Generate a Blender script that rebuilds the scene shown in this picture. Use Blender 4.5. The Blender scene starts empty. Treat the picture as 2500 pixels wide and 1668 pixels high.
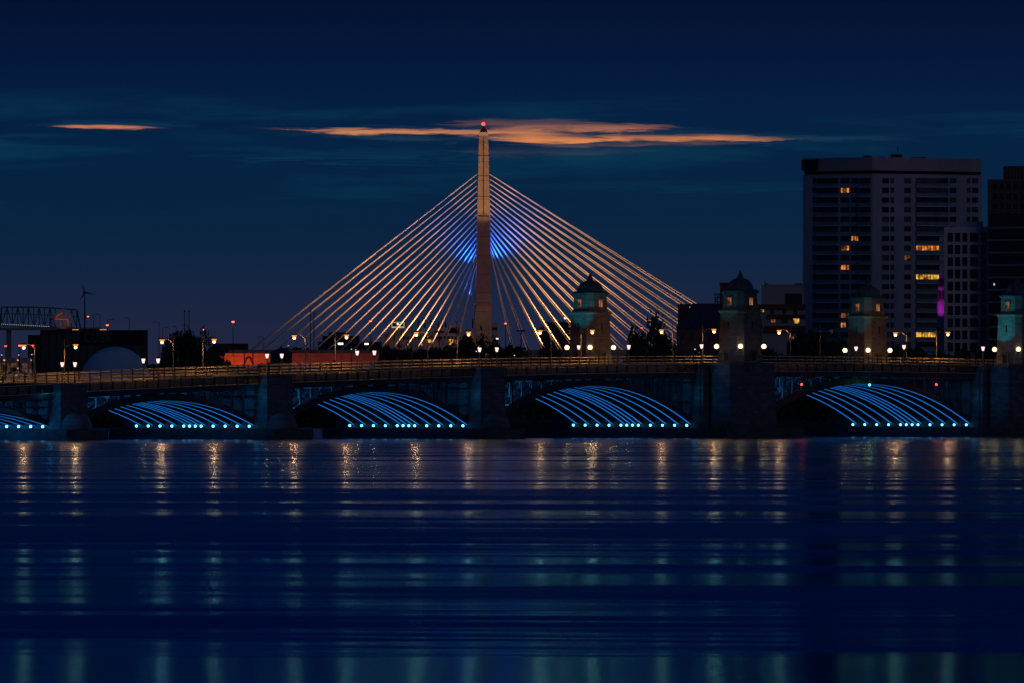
import bpy, math, random
from mathutils import Vector, Matrix
random.seed(7)
R = math.radians
S = bpy.context.scene
COL = S.collection
PI = math.pi

# ------------------------------------------------------------------ camera
F, VH, HC = 20531.0, 997.0, 5.315          # focal length (px of a 2500 px wide frame), horizon row, eye height (m)
cam_d = bpy.data.cameras.new('camera'); cam = bpy.data.objects.new('camera', cam_d); COL.objects.link(cam)
cam.location = (0, 0, HC); cam.rotation_euler = (R(90), 0, 0)
cam_d.sensor_width = 36; cam_d.lens = F/2500*36; cam_d.shift_y = (VH-834)/2500
cam_d.clip_start = 1; cam_d.clip_end = 60000
S.camera = cam
S.view_settings.view_transform = 'Standard'; S.view_settings.look = 'None'
S.view_settings.exposure = 0; S.view_settings.gamma = 1; S.view_settings.use_curve_mapping = False
S.render.engine = 'CYCLES'
S.cycles.use_denoising = True
S.cycles.max_bounces = 5; S.cycles.diffuse_bounces = 2; S.cycles.glossy_bounces = 3
S.cycles.sample_clamp_indirect = 4
try: S.cycles.use_light_tree = True
except Exception: pass

def lin(r, g, b):
    f = lambda c: (c/255/12.92) if c/255 <= .04045 else ((c/255+.055)/1.055)**2.4
    return (f(r), f(g), f(b), 1)

class NT:
    """tiny expression helper for node trees"""
    def __init__(s, tree): s.t = tree; s.n = tree.nodes; s.l = tree.links
    def new(s, typ, **kw):
        n = s.n.new(typ)
        for k, v in kw.items(): setattr(n, k, v)
        return n
    def put(s, sock, v):
        if hasattr(v, 'is_linked'): s.l.new(v, sock)
        elif v is not None: sock.default_value = v
    def m(s, op, a, b=None, c=None, clamp=False):
        n = s.n.new('ShaderNodeMath'); n.operation = op; n.use_clamp = clamp
        s.put(n.inputs[0], a); s.put(n.inputs[1], b); s.put(n.inputs[2], c)
        return n.outputs[0]
    def xyz(s, x, y, z):
        n = s.n.new('ShaderNodeCombineXYZ')
        for i, v in enumerate((x, y, z)): s.put(n.inputs[i], v)
        return n.outputs[0]
    def sep(s, v):
        n = s.n.new('ShaderNodeSeparateXYZ'); s.put(n.inputs[0], v); return n.outputs
    def noise(s, vec, scale=1., detail=3., rough=.5, dist=0.):
        n = s.n.new('ShaderNodeTexNoise'); s.put(n.inputs['Vector'], vec)
        n.inputs['Scale'].default_value = scale; n.inputs['Detail'].default_value = detail
        n.inputs['Roughness'].default_value = rough; n.inputs['Distortion'].default_value = dist
        return n.outputs[0]
    def sstep(s, x, a, b):
        n = s.n.new('ShaderNodeMapRange'); n.interpolation_type = 'SMOOTHSTEP'
        s.put(n.inputs[0], x); n.inputs[1].default_value = a; n.inputs[2].default_value = b
        n.inputs[3].default_value = 0; n.inputs[4].default_value = 1
        return n.outputs[0]
    def ramp(s, x, stops):
        n = s.n.new('ShaderNodeValToRGB'); cr = n.color_ramp
        while len(cr.elements) < len(stops): cr.elements.new(.5)
        for e, (p, c) in zip(cr.elements, stops): e.position = p; e.color = c
        s.put(n.inputs[0], x); return n.outputs[0]
    def mix(s, fac, a, b, typ='MIX'):
        n = s.n.new('ShaderNodeMix'); n.data_type = 'RGBA'; n.blend_type = typ
        s.put(n.inputs[0], fac); s.put(n.inputs[6], a); s.put(n.inputs[7], b)
        return n.outputs[2]

# ------------------------------------------------------------------ sky: dusk gradient near the horizon with lit cloud streaks
W = bpy.data.worlds.new('World'); S.world = W; W.use_nodes = True
w = NT(W.node_tree); w.n.clear()
tc = w.new('ShaderNodeTexCoord'); X, Y, Z = w.sep(tc.outputs['Generated'])
K = F/1000
az = w.m('MULTIPLY', w.m('ARCTAN2', X, Y), K)            # azimuth, thousands of focal pixels
el = w.m('MULTIPLY', w.m('ARCSINE', Z), K)               # elevation, same unit: the picture shows 0..1
grad = w.ramp(w.m('MULTIPLY', el, 1/2.5, clamp=True), [
    (0.00, lin(34, 37, 61)), (.055, lin(32, 37, 63)), (.10, lin(25, 37, 64)), (.15, lin(11, 36, 64)), (.20, lin(2, 34, 63)),
    (.26, lin(0, 33, 65)), (.30, lin(0, 29, 63)), (.34, lin(0, 23, 58)), (.40, lin(0, 15, 48)), (.6, lin(0, 19, 50)), (1.0, lin(0, 24, 53))])
# faint teal veils
nz = w.noise(w.xyz(w.m('MULTIPLY', az, 1.3), w.m('MULTIPLY', el, 13.), 0), 1., 4., .55, .4)
veil = w.m('MULTIPLY', w.sstep(nz, .48, .75), w.m('MULTIPLY', w.sstep(el, .42, .62), w.m('SUBTRACT', 1., w.sstep(el, .70, .80))))
colr = w.mix(w.m('MULTIPLY', veil, .75), grad, lin(6, 58, 84))
nz2 = w.noise(w.xyz(w.m('MULTIPLY', az, 3.4), w.m('MULTIPLY', el, 46.), 3.3), 1., 6., .62, .8)
nz3 = w.noise(w.xyz(w.m('MULTIPLY', az, 1.7), w.m('MULTIPLY', el, 9.), 8.1), 1., 3., .5, .2)
nz4 = w.noise(w.xyz(w.m('MULTIPLY', az, 9.), w.m('MULTIPLY', el, 150.), 5.7), 1., 5., .6, 1.1)
fray = w.m('ADD', w.m('MULTIPLY', w.m('SUBTRACT', nz2, .5), 3.4), w.m('ADD', w.m('MULTIPLY', w.m('SUBTRACT', nz4, .5), 1.7), w.m('MULTIPLY', w.m('SUBTRACT', nz3, .5), 1.6)))
grain = w.m('ADD', w.m('MULTIPLY', nz2, .6), w.m('MULTIPLY', nz4, .4))
def streak(u0, u1, v0, v1, thick, soft, color, strength, col, rag=.5, a_=.3, b_=.62):
    """a long thin cloud from (u0,v0) to (u1,v1) given as directions; frayed by noise"""
    a0, a1 = (u0-1250)/1000, (u1-1250)/1000; e0, e1 = (VH-v0)/1000, (VH-v1)/1000
    pos = w.m('DIVIDE', w.m('SUBTRACT', az, a0), a1-a0)
    ctr = w.m('ADD', w.m('MULTIPLY', pos, e1-e0), e0)
    d = w.m('ABSOLUTE', w.m('ADD', w.m('DIVIDE', w.m('SUBTRACT', el, ctr), thick), fray))
    ends = w.m('MULTIPLY', w.sstep(pos, 0, a_), w.m('SUBTRACT', 1., w.sstep(pos, b_, 1.)))
    prof = w.m('SUBTRACT', 1., w.sstep(w.m('DIVIDE', d, w.m('ADD', ends, .05)), 1.-soft, 1.))
    tex = w.m('ADD', 1.-rag, w.m('MULTIPLY', w.sstep(grain, .36, .62), rag))
    msk = w.m('MULTIPLY', w.m('MULTIPLY', prof, tex), w.m('MULTIPLY', ends, strength), clamp=True)
    return w.mix(msk, col, color)
colr = streak(20, 560, 300, 312, .018, 1., lin(14, 56, 82), .7, colr, .6)
colr = streak(-100, 250, 338, 334, .012, 1., lin(14, 56, 80), .6, colr, .6)
colr = streak(350, 1500, 375, 385, .026, 1., lin(8, 58, 84), .55, colr, .6)
colr = streak(1000, 1700, 372, 366, .014, 1., lin(58, 62, 84), .6, colr, .7)
colr = streak(1100, 2600, 455, 462, .016, 1., lin(8, 50, 76), .5, colr, .6)
colr = streak(520, 2120, 320, 340, .030, 1., lin(28, 58, 82), .8, colr, .5)
colr = streak(1010, 1660, 299, 311, .013, 1., lin(104, 76, 80), .9, colr, .6)
colr = streak(600, 1450, 315, 330, .010, .9, lin(206, 132, 88), 1., colr, .4, .35, .8)
colr = streak(1120, 1700, 318, 312, .012, .9, lin(178, 112, 84), 1., colr, .65, .3, .75)
colr = streak(1130, 2010, 337, 341, .010, .85, lin(220, 134, 80), 1., colr, .45, .2, .7)
colr = streak(1250, 1900, 331, 334, .004, 1., lin(84, 62, 70), .85, colr, .5)
colr = streak(1150, 1980, 355, 350, .006, 1., lin(96, 70, 76), .8, colr, .5)
colr = streak(100, 430, 309, 316, .006, .9, lin(204, 124, 88), 1., colr, .3)
colr = streak(1600, 2320, 331, 345, .008, 1., lin(30, 66, 90), .6, colr, .5)
# a trace of the physical sky after sunset under it
nis = w.new('ShaderNodeTexSky'); nis.sky_type = 'NISHITA'; nis.sun_disc = False
nis.sun_elevation = R(-4); nis.sun_rotation = R(60); nis.altitude = 20
colr = w.mix(1., colr, w.mix(1., nis.outputs[0], (.02, .02, .02, 1), 'MULTIPLY'), 'ADD')
below = w.m('GREATER_THAN', el, -.02)
bg = w.new('ShaderNodeBackground'); w.l.new(w.mix(below, lin(6, 10, 26), colr), bg.inputs[0]); bg.inputs[1].default_value = 1.0
wo = w.new('ShaderNodeOutputWorld'); w.l.new(bg.outputs[0], wo.inputs[0])

# weak, wide afterglow of the set sun, from behind the camera's right shoulder
sd = bpy.data.lights.new('sun', 'SUN'); sun = bpy.data.objects.new('sun', sd); COL.objects.link(sun)
sd.energy = .066; sd.angle = R(30); sd.color = (.76, .72, 1)
sun.rotation_euler = (R(76), 0, R(32))

# ------------------------------------------------------------------ mesh and object helpers
class MB:
    def __init__(s): s.v = []; s.f = []; s.mi = []; s.cm = 0
    def add(s, vs, fs):
        b = len(s.v); s.v += [tuple(p) for p in vs]
        for q in fs: s.f.append(tuple(i+b for i in q)); s.mi.append(s.cm)
        return s
    def box(s, x0, x1, y0, y1, z0, z1):
        return s.add([(x0,y0,z0),(x1,y0,z0),(x1,y1,z0),(x0,y1,z0),(x0,y0,z1),(x1,y0,z1),(x1,y1,z1),(x0,y1,z1)],
                     [(0,3,2,1),(4,5,6,7),(0,1,5,4),(1,2,6,5),(2,3,7,6),(3,0,4,7)])
    def bar(s, p, q, wd, ht=None, up=(0,0,1)):
        p, q = Vector(p), Vector(q); ht = ht or wd; d = (q-p).normalized(); u = Vector(up)
        if abs(d.dot(u)) > .98: u = Vector((1,0,0))
        sd = d.cross(u).normalized()*wd/2; u2 = sd.normalized().cross(d)*ht/2
        c = [p-sd-u2, p+sd-u2, p+sd+u2, p-sd+u2, q-sd-u2, q+sd-u2, q+sd+u2, q-sd+u2]
        return s.add(c, [(0,1,2,3),(7,6,5,4),(0,4,5,1),(1,5,6,2),(2,6,7,3),(3,7,4,0)])
    def tube(s, pts, rs, n=8, cap=True):
        rings = []
        for i, p in enumerate(pts):
            p = Vector(p); a = Vector(pts[max(i-1,0)]); b = Vector(pts[min(i+1,len(pts)-1)])
            d = (b-a).normalized(); u = Vector((0,0,1)) if abs(d.z) < .95 else Vector((1,0,0))
            e1 = d.cross(u).normalized(); e2 = e1.cross(d)
            r = rs[i] if isinstance(rs, (list, tuple)) else rs
            rings.append([p+(e1*math.cos(k*2*PI/n)+e2*math.sin(k*2*PI/n))*r for k in range(n)])
        vs = [q for g in rings for q in g]; fs = []
        for i in range(len(pts)-1):
            for k in range(n): k2 = (k+1) % n; fs.append((i*n+k, i*n+k2, (i+1)*n+k2, (i+1)*n+k))
        if cap: fs += [tuple(range(n-1,-1,-1)), tuple(range((len(pts)-1)*n, len(pts)*n))]
        return s.add(vs, fs)
    def lathe(s, prof, n=16, c=(0,0,0), ph=0., sx=1., sy=1.):
        vs = []; fs = []
        for r, z in prof:
            vs += [(c[0]+r*sx*math.cos(ph+k*2*PI/n), c[1]+r*sy*math.sin(ph+k*2*PI/n), c[2]+z) for k in range(n)]
        for i in range(len(prof)-1):
            for k in range(n): k2 = (k+1) % n; fs.append((i*n+k, i*n+k2, (i+1)*n+k2, (i+1)*n+k))
        fs += [tuple(range(n-1,-1,-1)), tuple(range((len(prof)-1)*n, len(prof)*n))]
        return s.add(vs, fs)
    def loft(s, rings):
        n = len(rings[0]); vs = [p for r in rings for p in r]; fs = []
        for i in range(len(rings)-1):
            for k in range(n): k2 = (k+1) % n; fs.append((i*n+k, i*n+k2, (i+1)*n+k2, (i+1)*n+k))
        fs += [tuple(range(n-1,-1,-1)), tuple(range((len(rings)-1)*n, len(rings)*n))]
        return s.add(vs, fs)
    def sphere(s, c, r, n=12, m=8, sz=1.):
        prof = [(max(1e-3, r*math.sin(PI*i/m)), -r*sz*math.cos(PI*i/m)) for i in range(m+1)]
        return s.lathe(prof, n, c)
    def mesh(s, name, mats, smooth=False):
        me = bpy.data.meshes.new(name); me.from_pydata(s.v, [], s.f); me.update()
        if not isinstance(mats, (list, tuple)): mats = [mats]
        for m in mats: me.materials.append(M[m])
        if len(mats) > 1: me.polygons.foreach_set('material_index', s.mi)
        if smooth: me.polygons.foreach_set('use_smooth', [True]*len(me.polygons))
        return me
    def build(s, name, mats, parent=None, smooth=False, loc=None):
        return put(name, s.mesh(name, mats, smooth), parent, loc)
def put(name, me, parent=None, loc=None, rz=0.):
    o = bpy.data.objects.new(name, me); COL.objects.link(o)
    if parent is not None: o.parent = parent
    if loc is not None: o.location = loc
    if rz: o.rotation_euler = (0, 0, rz)
    return o
def tag(o, label=None, cat=None, group=None, kind=None):
    if label: o['label'] = label
    if cat: o['category'] = cat
    if group: o['group'] = group
    if kind: o['kind'] = kind
    return o
def thing(name, label, cat, loc=(0,0,0), rz=0., group=None):
    o = bpy.data.objects.new(name, None); COL.objects.link(o); o.location = loc; o.rotation_euler = (0,0,rz)
    o.empty_display_size = .5
    return tag(o, label, cat, group)
def copy_tree(o, parent=None):
    c = o.copy(); COL.objects.link(c); c.parent = parent
    for ch in o.children: copy_tree(ch, c)
    return c
def light(kind, name, parent, loc, energy, color, radius=.2, aim=None, cone=None, blend=.3):
    d = bpy.data.lights.new(name, kind); d.energy = energy; d.color = color; d.shadow_soft_size = radius
    if kind == 'SPOT': d.spot_size = R(cone); d.spot_blend = blend
    o = bpy.data.objects.new(name, d); COL.objects.link(o); o.parent = parent; o.location = loc
    if aim is not None: o.rotation_euler = (Vector(aim)-Vector(loc)).to_track_quat('-Z', 'Y').to_euler()
    return o
def at(u, v, d):                                   # the point seen at pixel (u, v) at distance d
    return Vector(((u-1250)/F*d, d, HC+(VH-v)/F*d))
def px(n, d): return n*d/F

# ------------------------------------------------------------------ materials
M = {}
def mat(name, col, rough=.7, metal=0., var=.25, scale=.6, bump=0., bscale=4., spec=.3, alpha=None):
    m = bpy.data.materials.new(name); m.use_nodes = True; t = NT(m.node_tree); b = t.n['Principled BSDF']
    co = t.new('ShaderNodeTexCoord').outputs['Object']
    n = t.noise(co, scale, 5., .6)
    c0 = tuple(x*(1-var) for x in col)+(1,); c1 = tuple(min(1, x*(1+var)) for x in col)+(1,)
    t.l.new(t.ramp(n, [(.3, c0), (.7, c1)]), b.inputs['Base Color'])
    b.inputs['Roughness'].default_value = rough; b.inputs['Metallic'].default_value = metal
    b.inputs['Specular IOR Level'].default_value = spec
    if bump:
        bp = t.new('ShaderNodeBump'); bp.inputs['Strength'].default_value = bump; bp.inputs['Distance'].default_value = .05
        t.l.new(t.noise(co, bscale, 4.), bp.inputs['Height']); t.l.new(bp.outputs[0], b.inputs['Normal'])
    M[name] = m; return m
def masonry(name, col, mortar, bw, bh, rough=.8, gap=.02, var=.18):
    m = bpy.data.materials.new(name); m.use_nodes = True; t = NT(m.node_tree); b = t.n['Principled BSDF']
    x, y, z = t.sep(t.new('ShaderNodeTexCoord').outputs['Object'])
    vec = t.xyz(t.m('ADD', x, y), z, 0)
    br = t.new('ShaderNodeTexBrick'); t.l.new(vec, br.inputs['Vector'])
    br.inputs['Color1'].default_value = tuple(c*(1-var) for c in col)+(1,); br.inputs['Color2'].default_value = tuple(c*(1+var) for c in col)+(1,)
    br.inputs['Mortar'].default_value = mortar+(1,); br.inputs['Scale'].default_value = 1
    br.inputs['Brick Width'].default_value = bw; br.inputs['Row Height'].default_value = bh; br.inputs['Mortar Size'].default_value = gap
    n = t.noise(t.xyz(x, y, z), .5, 5., .65)
    t.l.new(t.mix(.55, br.outputs[0], t.ramp(n, [(.25, (.45,.45,.45,1)), (.75, (1.15,1.15,1.15,1))]), 'MULTIPLY'), b.inputs['Base Color'])
    b.inputs['Roughness'].default_value = rough
    bp = t.new('ShaderNodeBump'); bp.inputs['Strength'].default_value = .5; bp.inputs['Distance'].default_value = .04
    t.l.new(br.outputs['Fac'], bp.inputs['Height']); bp.invert = True; t.l.new(bp.outputs[0], b.inputs['Normal'])
    M[name] = m; return m
def glow(name, col, strength):
    m = bpy.data.materials.new(name); m.use_nodes = True; t = NT(m.node_tree); t.n.clear()
    e = t.new('ShaderNodeEmission'); e.inputs[0].default_value = tuple(col)+(1,); e.inputs[1].default_value = strength
    t.l.new(e.outputs[0], t.new('ShaderNodeOutputMaterial').inputs[0]); M[name] = m
    if name not in ('cyan_spot', 'globe_glow'): m.cycles.emission_sampling = 'NONE'
    return m
def lit_window(name, col, strength):
    """lit room behind glass: uneven warm light"""
    m = bpy.data.materials.new(name); m.use_nodes = True; t = NT(m.node_tree); t.n.clear()
    n = t.noise(t.new('ShaderNodeTexCoord').outputs['Object'], .7, 2., .5)
    e = t.new('ShaderNodeEmission'); e.inputs[0].default_value = tuple(col)+(1,)
    t.l.new(t.m('MULTIPLY', t.sstep(n, .3, .7), strength), e.inputs[1])
    t.l.new(e.outputs[0], t.new('ShaderNodeOutputMaterial').inputs[0]); M[name] = m; m.cycles.emission_sampling = 'NONE'; return m

masonry('granite', (.10,.108,.13), (.04,.04,.045), 1.5, .62, var=.32)
masonry('tower_stone', (.17,.145,.115), (.08,.072,.06), 1.1, .5, var=.3)
masonry('brick', (.26,.10,.075), (.22,.18,.16), .6, .2)
masonry('pylon_concrete', (.42,.38,.33), (.22,.2,.18), 40., 6.2, gap=.1, var=.06)
mat('footing_stone', (.07,.07,.075), .85, var=.4, bump=.4, bscale=2.)
mat('steel_paint', (.05,.055,.06), .5, .2, var=.3)
mat('iron_paint', (.045,.035,.028), .5, .3, var=.3)
mat('rail_metal', (.50,.42,.30), .45, .1, var=.2)
mat('concrete', (.34,.30,.26), .85, var=.2, bump=.2)
mat('asphalt', (.05,.05,.052), .8, var=.3)
mat('copper_roof', (.05,.10,.105), .55, .1, var=.35, scale=1.2)
mat('post_paint', (.20,.15,.085), .45, .3, var=.2)
mat('pole_metal', (.10,.10,.10), .4, .6, var=.2)
mat('dark_metal', (.03,.032,.036), .5, .4, var=.2)
mat('cable_sheath', (.72,.68,.62), .5, var=.05)
mat('soil', (.035,.04,.03), .95, var=.4, scale=.05)
mat('bark', (.055,.045,.035), .9, var=.3, bump=.6)
mat('leaf', (.045,.07,.03), .6, var=.5, scale=.5)
mat('leaf_dark', (.03,.05,.026), .6, var=.5, scale=.5)
mat('beige_wall', (.46,.38,.35), .85, var=.12, scale=.15)
mat('grey_wall', (.46,.45,.50), .85, var=.12, scale=.15)
mat('pale_concrete', (.80,.66,.64), .85, var=.12, scale=.15)
mat('brown_wall', (.20,.11,.11), .85, var=.2, scale=.2)
mat('window_blind', (.10,.105,.12), .3, var=.4, scale=.8)
mat('hall_wall', (.085,.08,.085), .8, var=.3, scale=.2)
mat('dark_wall', (.05,.05,.055), .8, var=.25, scale=.15)
mat('slab_paint', (.6,.66,.7), .8, var=.12)
mat('balcony_panel', (.20,.27,.30), .7, var=.15)
mat('window_glass', (.012,.014,.02), .12, 0, var=.2, spec=.6)
mat('window_frame', (.09,.09,.10), .5, var=.1)
mat('slate', (.04,.055,.085), .7, var=.25, scale=.8, bump=.3, bscale=3)
mat('red_roof', (.17,.055,.045), .8, var=.2)
mat('dome_skin', (.55,.74,.80), .55, var=.08, scale=.3)
mat('truss_paint', (.07,.20,.22), .6, var=.2)
mat('banner', (.012,.012,.016), .7, var=.2)
mat('banner_letter', (.07,.15,.18), .7, var=.1)
mat('spire_stone', (.5,.45,.5), .8, var=.15)
mat('turbine_paint', (.10,.12,.14), .5, var=.1)
mat('frosted', (.7,.65,.6), .5, var=.05)
glow('sodium', (1, .46, .17), 9)
glow('amber_fringe', (1, .36, .07), .9)  # amber halo of the lit lamps, put into a glowing colour
glow('sodium_dim', (1, .50, .18), 6)
glow('lantern_glow', (1, .66, .60), 1.5)
glow('globe_glow', (1, .66, .36), 2.6)
glow('cyan_spot', (.13, .68, 1), 3.2)
glow('flange_glow_blue', (.012, .24, .95), .80)  # blue floodlight on the rib flanges, put into an emissive colour
glow('red_glow', (1, .05, .05), 3.6)
glow('orange_glow', (1, .10, .04), 5)
glow('green_glow', (.10, 1, .50), 3)
glow('white_glow', (1, .85, .6), 2)
glow('blue_flood', (.03, .2, 1), 3)
glow('small_white', (.8, .9, 1), .7)
glow('sign_glow', (.9, .75, .3), .5)
glow('downlight', (1, .42, .12), 1.2)
lit_window('window_amber', (1, .30, .045), 1.0)
lit_window('window_amber_dim', (1, .32, .10), .25)
lit_window('window_yellow', (1, .50, .06), 1.2)
lit_window('tower_window', (1, .36, .16), .55)
lit_window('lobby_light', (.6, .30, .16), .16)

# water: near-mirror with swell bands; long wave facets tilted towards the viewer
def water_material():
    m = bpy.data.materials.new('water'); m.use_nodes = True; t = NT(m.node_tree); t.n.clear(); M['water'] = m
    x, y, z = t.sep(t.new('ShaderNodeTexCoord').outputs['Object'])
    yy = t.m('ADD', y, t.m('MULTIPLY', x, .12))
    n1 = t.noise(t.xyz(t.m('MULTIPLY', x, .008), t.m('MULTIPLY', yy, .034), 0), 1., 3., .55, 1.1)      # swell bands ~30 m
    n2 = t.noise(t.xyz(t.m('MULTIPLY', x, .022), t.m('MULTIPLY', yy, .17), 4), 1., 4., .6, .3)          # waves ~6 m
    n4 = t.noise(t.xyz(t.m('MULTIPLY', x, .14), t.m('MULTIPLY', yy, .62), 2), 1., 3., .6, .4)           # ripples ~1.5 m
    n3 = t.noise(t.xyz(t.m('MULTIPLY', x, .0012), t.m('MULTIPLY', yy, .0075), 9), 1., 2., .5, 0.)       # calm and breezy patches
    slick = t.m('MULTIPLY', t.sstep(yy, 300., 345.), t.m('SUBTRACT', 1., t.sstep(yy, 480., 780.)))      # a band of steeper current chop
    slope = t.m('ADD', t.m('MULTIPLY', t.m('SUBTRACT', n1, .49), .13), t.m('MULTIPLY', t.m('SUBTRACT', n2, .5), .045))
    slope = t.m('ADD', slope, t.m('ADD', t.m('MULTIPLY', t.m('SUBTRACT', n4, .5), .035), t.m('ADD', t.m('MULTIPLY', slick, .017), t.m('MULTIPLY', t.sstep(yy, 700., 1000.), .011))))
    slope = t.m('MAXIMUM', slope, t.m('DIVIDE', -1.2, t.m('MAXIMUM', y, 60.)))
    sx = t.m('MULTIPLY', t.m('SUBTRACT', n4, .5), .06)
    nn = t.new('ShaderNodeVectorMath', operation='NORMALIZE'); t.l.new(t.xyz(sx, t.m('MULTIPLY', slope, -1.), 1.), nn.inputs[0])
    fz = t.new('ShaderNodeFresnel'); fz.inputs[0].default_value = 1.33       # reflection whitens towards grazing
    rr = t.m('ADD', .115, t.m('MULTIPLY', t.sstep(n3, .42, .60), .04))
    rr = t.m('ADD', rr, t.m('MULTIPLY', t.sstep(yy, 850., 1350.), .05))                             # choppier towards the piers
    g = t.new('ShaderNodeBsdfGlossy'); g.distribution = 'GGX'
    t.l.new(t.mix(t.sstep(fz.outputs[0], .89, 1.0), (.05, .40, .84, 1), (.70, .88, .98, 1)), g.inputs['Color'])
    g.inputs['Anisotropy'].default_value = -.42; t.l.new(t.xyz(1., 0., 0.), g.inputs['Tangent'])
    t.l.new(rr, g.inputs['Roughness']); t.l.new(nn.outputs[0], g.inputs['Normal'])
    d = t.new('ShaderNodeBsdfDiffuse'); d.inputs[0].default_value = (.004, .010, .02, 1)
    mx = t.new('ShaderNodeMixShader'); mx.inputs[0].default_value = .9
    t.l.new(d.outputs[0], mx.inputs[1]); t.l.new(g.outputs[0], mx.inputs[2])
    t.l.new(mx.outputs[0], t.new('ShaderNodeOutputMaterial').inputs[0])
water_material()

# ------------------------------------------------------------------ water and land
tag(MB().add([(-6000,-400,0),(6000,-400,0),(6000,16000,0),(-6000,16000,0)], [(0,1,2,3)]).build('river_water', 'water'), kind='structure')
shore = [(-3000,2310), (-12,2310), (-4,2240), (-4,1890), (10,1880), (3000,1880), (3000,15000), (-3000,15000)]
mb = MB(); n = len(shore)
mb.add([(x,y,-1) for x,y in shore]+[(x,y,2.1) for x,y in shore], [tuple(range(n,2*n))]+[(i,(i+1)%n,(i+1)%n+n,i+n) for i in range(n)])
tag(mb.build('ground', 'soil'), kind='structure')

# ================================================================== the arch bridge
X0, Y0, TH = 32.946, 1507.114, .769
CT, ST = math.cos(TH), math.sin(TH)
def bw(t, a, z): return Vector((X0+t*CT-a*ST, Y0+t*ST+a*CT, z))
def t_of(u, a):                                    # the place along the bridge seen in column u, at offset a across it
    k = (u-1250)/F
    return (k*(Y0+a*CT)-X0+a*ST)/(CT-k*ST)
def zc(t): return 13.55-4.06*(abs(t-36.8)/186)**1.8  # parapet top along the bridge
WS, WD = 5.7, 16.07
piers = {'Z': -195.8, 'A': -152.4, 'B': -105.9, 'C': -55.5}
ACR = 15.7                                          # middle of the deck
bridge = thing('arch_bridge', 'long steel arch bridge on granite piers with glowing blue arch ribs over the water', 'bridge', (X0, Y0, 0), TH)

def sweep(t0, t1, step, sect, name, mt, parent, zf=zc):
    n = max(2, int((t1-t0)/step)); rings = []
    for i in range(n+1):
        t = t0+(t1-t0)*i/n; rings.append([(t, a, zf(t)+dz) for a, dz in sect])
    return MB().loft(rings).build(name, mt, parent)
TL, TR = -215., 112.
sweep(TL, TR, 4, [(.35,-2.1),(.35,-1.5),(31.2,-1.5),(31.2,-2.1)], 'deck', 'asphalt', bridge)
for a0 in (-.02, 31.2):
    sweep(TL, TR, 4, [(a0,-2.5),(a0,-1.62),(a0+.36,-1.62),(a0+.36,-2.5)], 'fascia_girder', 'steel_paint', bridge)
sweep(TL, TR, 4, [(-.30,-1.62),(-.30,-1.49),(.36,-1.49),(.36,-1.62)], 'kerb_ledge', 'concrete', bridge)
sweep(TL, TR, 4, [(4.2,-1.49),(4.2,-.42),(4.55,-.42),(4.55,-1.49)], 'road_barrier', 'concrete', bridge)
sweep(TL, TR, 4, [(27.2,-1.49),(27.2,-.42),(27.5,-.42),(27.5,-1.49)], 'road_barrier', 'concrete', bridge)

def tapered_box(mbx, t0, t1, a0, a1, z0, z1, bat=0.):
    lo = [(t0-bat,a0-bat,z0),(t1+bat,a0-bat,z0),(t1+bat,a1+bat,z0),(t0-bat,a1+bat,z0)]
    hi = [(t0,a0,z1),(t1,a0,z1),(t1,a1,z1),(t0,a1,z1)]
    return mbx.loft([lo, hi])
def small_pier(tl):
    tm = tl+WS/2; z1 = zc(tm)
    p = tapered_box(MB(), tl, tl+WS, -2.1, 33.6, 1.5, z1-.32, .25).build('pier', 'granite', bridge)
    tapered_box(MB(), tl-.05, tl+WS+.05, -2.25, 33.7, z1-1.75, z1-1.5).build('string_course', 'granite', p)
    tapered_box(MB(), tl-.18, tl+WS+.18, -2.3, 33.8, z1-.32, z1+.03).build('coping', 'tower_stone', p)
    tapered_box(MB(), tl-1.7, tl+WS+1.7, -5.6, 36.6, -1, 1.75, .1).build('footing', 'footing_stone', p)
    MB().lathe([(3.05,0),(3.0,.5),(2.75,1.4),(2.25,2.2),(1.5,2.8),(.7,3.1),(.05,3.2)], 20, (tm,-2.3,1.7)).build('cutwater', 'granite', p, True)
    MB().lathe([(3.05,0),(3.0,.5),(2.75,1.4),(2.25,2.2),(1.5,2.8),(.7,3.1),(.05,3.2)], 20, (tm,33.7,1.7)).build('cutwater', 'granite', p, True)
def big_pier(tl):
    z1 = zc(tl+8)
    p = tapered_box(MB(), tl, tl+WD, -.9, 32.4, 1.5, z1-.32, .3).build('pier', 'granite', bridge)
    for a0, a1 in ((-6.2, -.89), (32.39, 38.6)):
        tapered_box(MB(), tl+2.4, tl+13.7, a0, a1, 1.6, z1-.33, .35).build('tower_base', 'granite', p)
        tapered_box(MB(), tl+2.2, tl+13.9, min(a0,a1)-.15 if a0 < 0 else a0, a1 if a0 < 0 else a1+.15, z1-.33, z1+.04).build('coping', 'tower_stone', p)
        tapered_box(MB(), tl+2.3, tl+13.8, a0-.1 if a0 < 0 else a0, a1 if a0 < 0 else a1+.1, z1-1.95, z1-1.7).build('string_course', 'tower_stone', p)
        tapered_box(MB(), tl+2.0, tl+14.1, a0-.45 if a0 < 0 else a0, a1 if a0 < 0 else a1+.45, 3.6, 3.95).build('string_course', 'granite', p)
    tapered_box(MB(), tl-.2, tl+WD+.2, -1.05, 32.36, z1-.34, z1+.01).build('coping', 'tower_stone', p)
    for tt in (tl+.35, tl+WD-1.25):
        tapered_box(MB(), tt, tt+.9, -1.5, -.85, 1.6, z1-1.2, .2).build('pilaster', 'granite', p)
    tapered_box(MB(), tl-1.8, tl+WD+1.8, -9.6, 42, -1, 1.75, .1).build('footing', 'footing_stone', p)
for k in piers: small_pier(piers[k])
for tl in (0., 73.57): big_pier(tl)

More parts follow.
